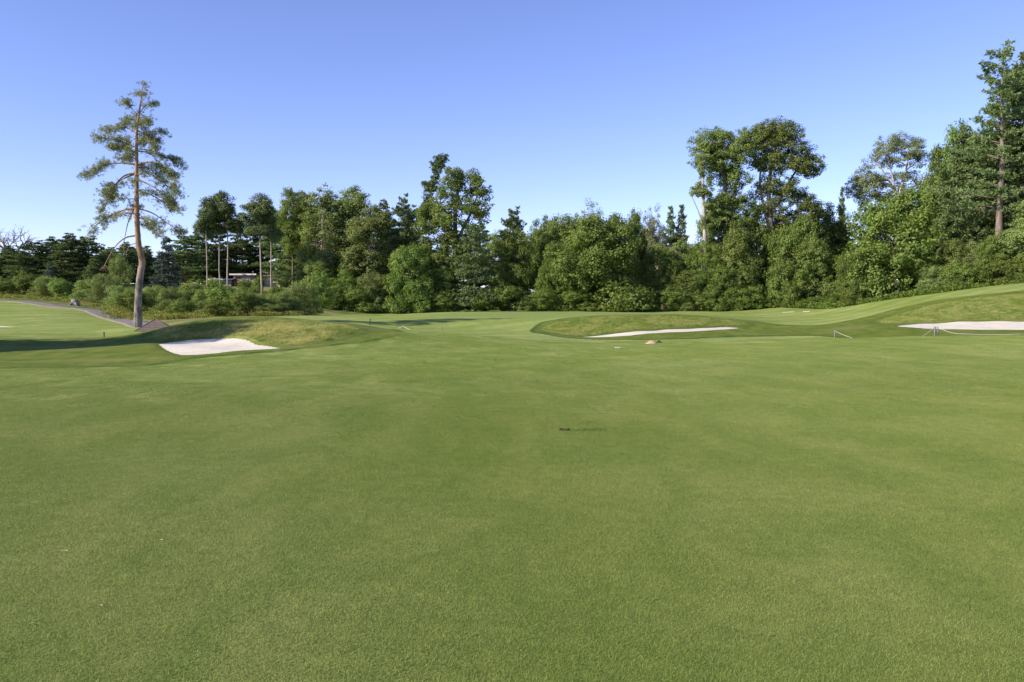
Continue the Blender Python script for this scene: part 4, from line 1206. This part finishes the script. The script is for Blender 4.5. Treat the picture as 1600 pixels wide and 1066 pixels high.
heap('sand_heap', 1018, 37.5, .56, .15, M_PILE, 'little tan heap of sand on the turf before the thin bunker', 'heap', 1)
heap('soil_heap', 1030, 38.1, .30, .13, M_SOIL, 'small dark clod of soil beside the tan sand heap', 'clod', 2)
x_, y_ = xy(117, 76.5)
rt = empty('tree_stump', (x_, y_, gz(x_, y_)))
tag(rt, 'grey cut tree stump beside the cart path', 'stump')
m = MB(); m.tube([(0, 0, -.15), (0, 0, .10), (.03, 0, .32), (.05, 0, .52)], [.46, .36, .31, .30], 12); m.build('trunk', M_DEADBARK, rt, True)
m = MB(); m.tube([(.05, 0, .515), (.05, 0, .53)], [.285, .28], 12); m.build('cut_face', M_PALEBARK, rt)
m = MB()
for a in (.3, 1.6, 2.9, 4.4, 5.5):
    m.tube([(.25 * math.cos(a), .25 * math.sin(a), .2), (.48 * math.cos(a), .48 * math.sin(a), .05), (.7 * math.cos(a), .7 * math.sin(a), -.1)], [.12, .09, .04], 6)
m.build('roots', M_DEADBARK, rt, True)
x_, y_ = xy(965, 32.2)
m = MB(); m.box((0, 0, .012), (.20, .1, .02), .3, .9)
o = m.build('marker_plate', M_PAINT); o.location = (x_, y_, gz(x_, y_)); tag(o, 'tiny white plate lying on the turf near the sand heap', 'plate')

# ------------------------------------------------------------------ grass blades
def instancer(name, mat_meshes, P, rot, scl, label, pick=None):
    """one stuff object: blade patches stood on points"""
    me = bpy.data.meshes.new(name)
    n = len(P)
    me.vertices.add(n); me.vertices.foreach_set('co', np.ascontiguousarray(P, np.float32).ravel())
    a = me.attributes.new('rot', 'FLOAT_VECTOR', 'POINT'); a.data.foreach_set('vector', np.ascontiguousarray(rot, np.float32).ravel())
    a = me.attributes.new('scl', 'FLOAT_VECTOR', 'POINT'); a.data.foreach_set('vector', np.ascontiguousarray(scl, np.float32).ravel())
    a = me.attributes.new('pick', 'INT', 'POINT'); a.data.foreach_set('value', np.ascontiguousarray(pick if pick is not None else np.random.RandomState(1).randint(0, len(mat_meshes), n), np.int32))
    o = link(bpy.data.objects.new(name, me))
    ng = bpy.data.node_groups.new(name, 'GeometryNodeTree')
    ng.interface.new_socket('Geometry', in_out='INPUT', socket_type='NodeSocketGeometry')
    ng.interface.new_socket('Geometry', in_out='OUTPUT', socket_type='NodeSocketGeometry')
    gi = ng.nodes.new('NodeGroupInput'); go = ng.nodes.new('NodeGroupOutput')
    iop = ng.nodes.new('GeometryNodeInstanceOnPoints')
    g2i = ng.nodes.new('GeometryNodeGeometryToInstance')
    for i, mm in reversed(list(enumerate(mat_meshes))):
        src = bpy.data.objects.new('%s_patch' % name, mm)
        oi = ng.nodes.new('GeometryNodeObjectInfo')
        oi.inputs['Object'].default_value = src
        ng.links.new(oi.outputs['Geometry'], g2i.inputs[0])
    def na(nm, ty):
        k = ng.nodes.new('GeometryNodeInputNamedAttribute'); k.data_type = ty
        k.inputs['Name'].default_value = nm
        return k.outputs['Attribute']
    ng.links.new(gi.outputs[0], iop.inputs['Points'])
    ng.links.new(g2i.outputs[0], iop.inputs['Instance'])
    iop.inputs['Pick Instance'].default_value = True
    ng.links.new(na('pick', 'INT'), iop.inputs['Instance Index'])
    e2r = ng.nodes.new('FunctionNodeEulerToRotation')
    ng.links.new(na('rot', 'FLOAT_VECTOR'), e2r.inputs[0])
    ng.links.new(e2r.outputs[0], iop.inputs['Rotation'])
    ng.links.new(na('scl', 'FLOAT_VECTOR'), iop.inputs['Scale'])
    ng.links.new(iop.outputs[0], go.inputs[0])
    md = o.modifiers.new('blades', 'NODES'); md.node_group = ng
    return tag(o, label, 'grass', kind='stuff')

def blades(name, rs, XY, h, w, lean, mat, comb=None, tints=None):
    """three-segment curved blades as tri strips (quads + tip)"""
    n = len(XY)
    h = h * rs.uniform(.6, 1.25, n); w = w * rs.uniform(.7, 1.3, n)
    a = rs.uniform(0, 2 * PI, n)
    ld = np.stack([np.cos(a), np.sin(a)], 1) * (lean * rs.uniform(.2, 1.6, n))[:, None]
    if comb is not None: ld = ld + np.array(comb)
    sd = rs.uniform(0, 2 * PI, n); S = np.stack([np.cos(sd), np.sin(sd)], 1) * (w * .5)[:, None]
    def ring(f, k):
        c = XY + ld * (h * f ** 1.8)[:, None]
        z = h * f * (1 - .18 * f * np.minimum(1.5, np.linalg.norm(ld, axis=1)))
        return np.column_stack([c - S * k, z]), np.column_stack([c + S * k, z])
    b0, b1 = ring(0.0, 1); m0, m1 = ring(.5, .85); t0, t1 = ring(1.0, .12)
    V = np.stack([b0, b1, m0, m1, t0, t1], 1).reshape(-1, 3)
    k = (np.arange(n) * 6)[:, None]
    F = np.concatenate([k + np.array([[0, 1, 3, 2]]), k + np.array([[2, 3, 5, 4]])])
    tn = rs.uniform(0, .75, n) if tints is None else tints
    return fast_mesh(name, V, F, mat, {'tint': ('FACE', np.concatenate([tn, tn + .25]))})

t = NT('fairway_blade')
c = fairway_colour(t)
tn = t.attr('tint')
c = t.mix(tn, t.mix(1.0, c, (.84, .89, .78), 'MULTIPLY'), t.mix(1.0, c, (1.20, 1.15, 1.18), 'MULTIPLY'))
M_BLADE = t.bsdf(c, .6, .2, None, t.mix(1.0, c, (1.1, 1.2, .6), 'MULTIPLY'), .25)
def fescue_mat(name, lo, hi, g):
    t = NT(name)
    c = t.mix(t.attr('tint'), lo, hi)
    pn = t.noise(.7, 3, .6, t.pos((1, .6, 1)))
    c = t.mix(t.rng(pn, .36, .62), t.mix(1.0, c, g, 'MULTIPLY'), t.mix(1.0, c, (1.2, 1.12, 1.12), 'MULTIPLY'))
    return t.bsdf(c, .65, .12, None, t.mix(1.0, c, (1.1, 1.15, .7), 'MULTIPLY'), .3)
M_FESC = fescue_mat('fescue_blade', (0.17, 0.215, 0.045), (0.58, 0.53, 0.24), (.58, .74, .45))
M_FESC2 = fescue_mat('green_fescue_blade', (0.15, 0.20, 0.042), (0.35, 0.36, 0.11), (.66, .82, .5))
t = NT('first_cut_blade')
c = t.mix(t.attr('tint'), (0.13, 0.20, 0.042), (0.20, 0.27, 0.065))
M_CUTB = t.bsdf(c, .6, .2, None, t.mix(1.0, c, (1.1, 1.2, .6), 'MULTIPLY'), .25)

rs = R_(9)
TILE = .5
near_p = [blades('turf_patch', R_(100 + i), R_(200 + i).uniform(-TILE / 2, TILE / 2, (7500, 2)), .0125, .0021, .85, M_BLADE) for i in range(3)]
TILE2 = 1.0
far_p = [blades('turf_patch', R_(110 + i), R_(210 + i).uniform(-TILE2 / 2, TILE2 / 2, (4200, 2)), .011, .0070, 1.3, M_BLADE, None, R_(230 + i).uniform(.1, .85, 4200)) for i in range(3)]
def tile_points(step, y0, y1, keep):
    gx = np.arange(-34, 34, step); gy = np.arange(y0, y1, step)
    X, Y = np.meshgrid(gx, gy)
    P = np.stack([X.ravel(), Y.ravel()], 1)
    P = P[(np.abs(P[:, 0]) < P[:, 1] * .68 + 3.5)]
    return P[keep(P)]
def turf_tiles(name, P, meshes, label, zs=1.0):
    e = .2
    z = ground(P)
    dx = (ground(P + (e, 0)) - ground(P - (e, 0))) / (2 * e)
    dy = (ground(P + (0, e)) - ground(P - (0, e))) / (2 * e)
    n = len(P)
    q = rs.randint(0, 4, n) * PI / 2
    rot = np.empty((n, 3))
    for i in range(n):
        nv = Vector((-dx[i], -dy[i], 1)).normalized()
        m = Vector((0, 0, 1)).rotation_difference(nv).to_matrix() @ Matrix.Rotation(q[i], 3, 'Z')
        rot[i] = m.to_euler()
    instancer(name, meshes, np.column_stack([P, z - .002]), rot, np.ones((n, 3)) * np.array((1, 1, zs)), label)
cutmask = lambda P: sd_many(P, CUT) < .2
turf_tiles('fairway_grass', tile_points(TILE, 2.2, 19.0, lambda P: (P[:, 1] < 12.0 + 7.0 * R_(4).uniform(0, 1, len(P)))), near_p, 'short mown fairway grass blades in the foreground')
turf_tiles('fairway_grass', tile_points(TILE2, 12.2, 41.5, lambda P: (sd_many(P, CUT) < .75) & (P[:, 1] < 36 + 6 * R_(7).uniform(0, 1, len(P)))), far_p, 'short mown fairway grass blades further out')

# long tawny grass on the bunker banks
fes_p, fes2_p = [], []
for i in range(4):
    r1 = R_(300 + i)
    fes_p.append(blades('fescue_tuft', r1, r1.normal(size=(60, 2)) * .11, .15, .009, .5, M_FESC, (.9, .1)))
    fes2_p.append(blades('green_fescue_tuft', r1, r1.normal(size=(60, 2)) * .11, .11, .009, .5, M_FESC2, (.6, .1)))
def scatter(polys, dens, seed, sdmin=0.05, excl=None):
    r1 = R_(seed); out = []
    for pg in polys:
        lo, hi = pg.min(0), pg.max(0)
        n = int((hi - lo).prod() * dens)
        P = r1.uniform(lo, hi, (n, 2))
        P = P[sdf(P, pg) > sdmin + r1.uniform(0, .25, n)]
        if excl is not None: P = P[sd_many(P, excl) < -.12]
        out.append(P)
    return np.concatenate(out)
def tufts(name, P, meshes, label, s0=.7, s1=1.25, rot_all=False, seed=0):
    r1 = R_(seed); n = len(P)
    rot = np.zeros((n, 3)); rot[:, 2] = r1.uniform(0, 6.28, n) if rot_all else r1.normal(size=n) * .6
    s = r1.uniform(s0, s1, n)[:, None] * np.ones((n, 3))
    instancer(name, meshes, np.column_stack([P, ground(P) - .01]), rot, s, label)
tufts('fescue', scatter(FESCUE[:1], 32, 1, .0, list(SAND.values())), fes_p, 'long tawny fescue on the bank of the left bunker', .45, 1.1)
tufts('fescue', scatter(FESCUE[1:], 26, 2, .0, list(SAND.values())), fes2_p, 'greener fescue on the banks of the raised green and big mound', .4, 1.1)
# weeds along path and wood foot
weed_p = []
for i in range(3):
    r1 = R_(340 + i)
    n = 130
    C = np.column_stack([r1.normal(size=(n, 2)) * .3, r1.uniform(.03, .34, n)])
    weed_p.append(leaf_mesh('weed_clump', r1, C, rdir(r1, n) + np.array((0, 0, .6)), .13, .06, M_YELLOW))
r1 = R_(8)
edge_line = catmull(np.array([xy(a, b) for a, b in ((-60, 85), (0, 83), (60, 79.2), (112, 75.8), (150, 72), (182, 66), (207, 60.5), (225, 57.5), (255, 58), (300, 60), (340, 60.5), (390, 61.5), (450, 65))]), 20)
Pw = edge_line[r1.randint(0, len(edge_line), 170)] + r1.normal(size=(170, 2)) * np.array((1.2, 1.2)) + np.array((.3, 2.4))
tufts('weeds', Pw, weed_p, 'yellow-green weeds fringing the shrubs by the cart path', .6, 1.3, True, 4)
we_p = []
for i in range(2):
    r1 = R_(350 + i); n = 140
    C = np.column_stack([r1.normal(size=(n, 2)) * .35, r1.uniform(.05, .7, n)])
    we_p.append(leaf_mesh('bramble_clump', r1, C, rdir(r1, n) + np.array((0, 0, .6)), .18, .12, M_BRIGHT))
r1 = R_(12)
wl = catmull(np.array([xy(a, b) for a, b in ((480, 93.5), (540, 95.2), (700, 95.8), (900, 96), (1100, 95.5), (1200, 94.5), (1280, 91), (1340, 87), (1400, 85), (1500, 81), (1620, 78))]), 20)
Pw = wl[r1.randint(0, len(wl), 260)] + r1.normal(size=(260, 2)) * np.array((1.0, .35))
tufts('undergrowth', Pw, we_p, 'low leafy undergrowth along the foot of the wood', .5, 1.2, True, 5)

# unmown tuft and divot in the foreground
r1 = R_(61)
x0_, y0_ = xy(922, 10.75)
n = 800
XYt = np.column_stack([r1.uniform(-.33, .20, n), r1.normal(size=n) * .05])
XYt[:, 1] += .03 * np.sin(XYt[:, 0] * 9)
me = blades('unmown_tuft', r1, XYt, .034, .004, .9, M_CUTB)
o = link(bpy.data.objects.new('unmown_tuft', me)); o.location = (x0_, y0_, gz(x0_, y0_))
tag(o, 'darker strip of unmown grass beside the divot on the fairway', 'grass', kind='stuff')
xd, yd = xy(883, 10.7)
V, F = [(0, 0, .012)], []
for k in range(14):
    a = 2 * PI * k / 14
    V.append((.06 * math.cos(a) * r1.uniform(.8, 1.2), .025 * math.sin(a) * r1.uniform(.8, 1.2), .026 + .012 * r1.uniform(-1, 1)))
for k in range(14):
    V.append((V[1 + k][0] * 1.25, V[1 + k][1] * 1.35, -.01))
for k in range(14):
    F.append((0, 1 + k, 1 + (k + 1) % 14)); F.append((1 + k, 15 + k, 15 + (k + 1) % 14, 1 + (k + 1) % 14))
m = MB(); m.add(V, F); o = m.build('divot', M_SOIL); o.location = (xd, yd, gz(xd, yd)); tag(o, 'dark torn divot in the mown fairway', 'divot')
# a few dry leaves lying on the turf
t = NT('dry_leaf'); M_DRY = t.bsdf(t.mix(t.noise(20, 2, .5, t.obj()), (0.45, 0.36, 0.22), (0.58, 0.50, 0.36)), .7, .2)
lv = MB()
lv.add([(-.03, 0, .004), (-.012, -.012, .010), (-.012, .012, .012), (.014, -.011, .011), (.014, .011, .009), (.034, 0, .016), (0, 0, .003)], [(0, 1, 6), (0, 6, 2), (1, 3, 6), (6, 4, 2), (3, 5, 6), (6, 5, 4)])
lme = lv.mesh('fallen_leaf', M_DRY)
for px, py in ((91, 873), (147, 961), (245, 854), (35, 990)):
    D_ = EYE / ((py - 470) / FPX)
    x, y = xy(px, D_)
    o = link(bpy.data.objects.new('fallen_leaf', lme)); o.location = (x, y, gz(x, y) + .012); o.rotation_euler = (.1, .1, px)
    s = .4 if py != 873 else .8
    o.scale = (s, s, s)
    tag(o, 'small dry pale leaf lying on the foreground fairway', 'leaf', 'dry leaves on the fairway')
print('control', len(CP), 'objects', len(bpy.data.objects), 'tris', sum(len(m.polygons) for m in bpy.data.meshes))
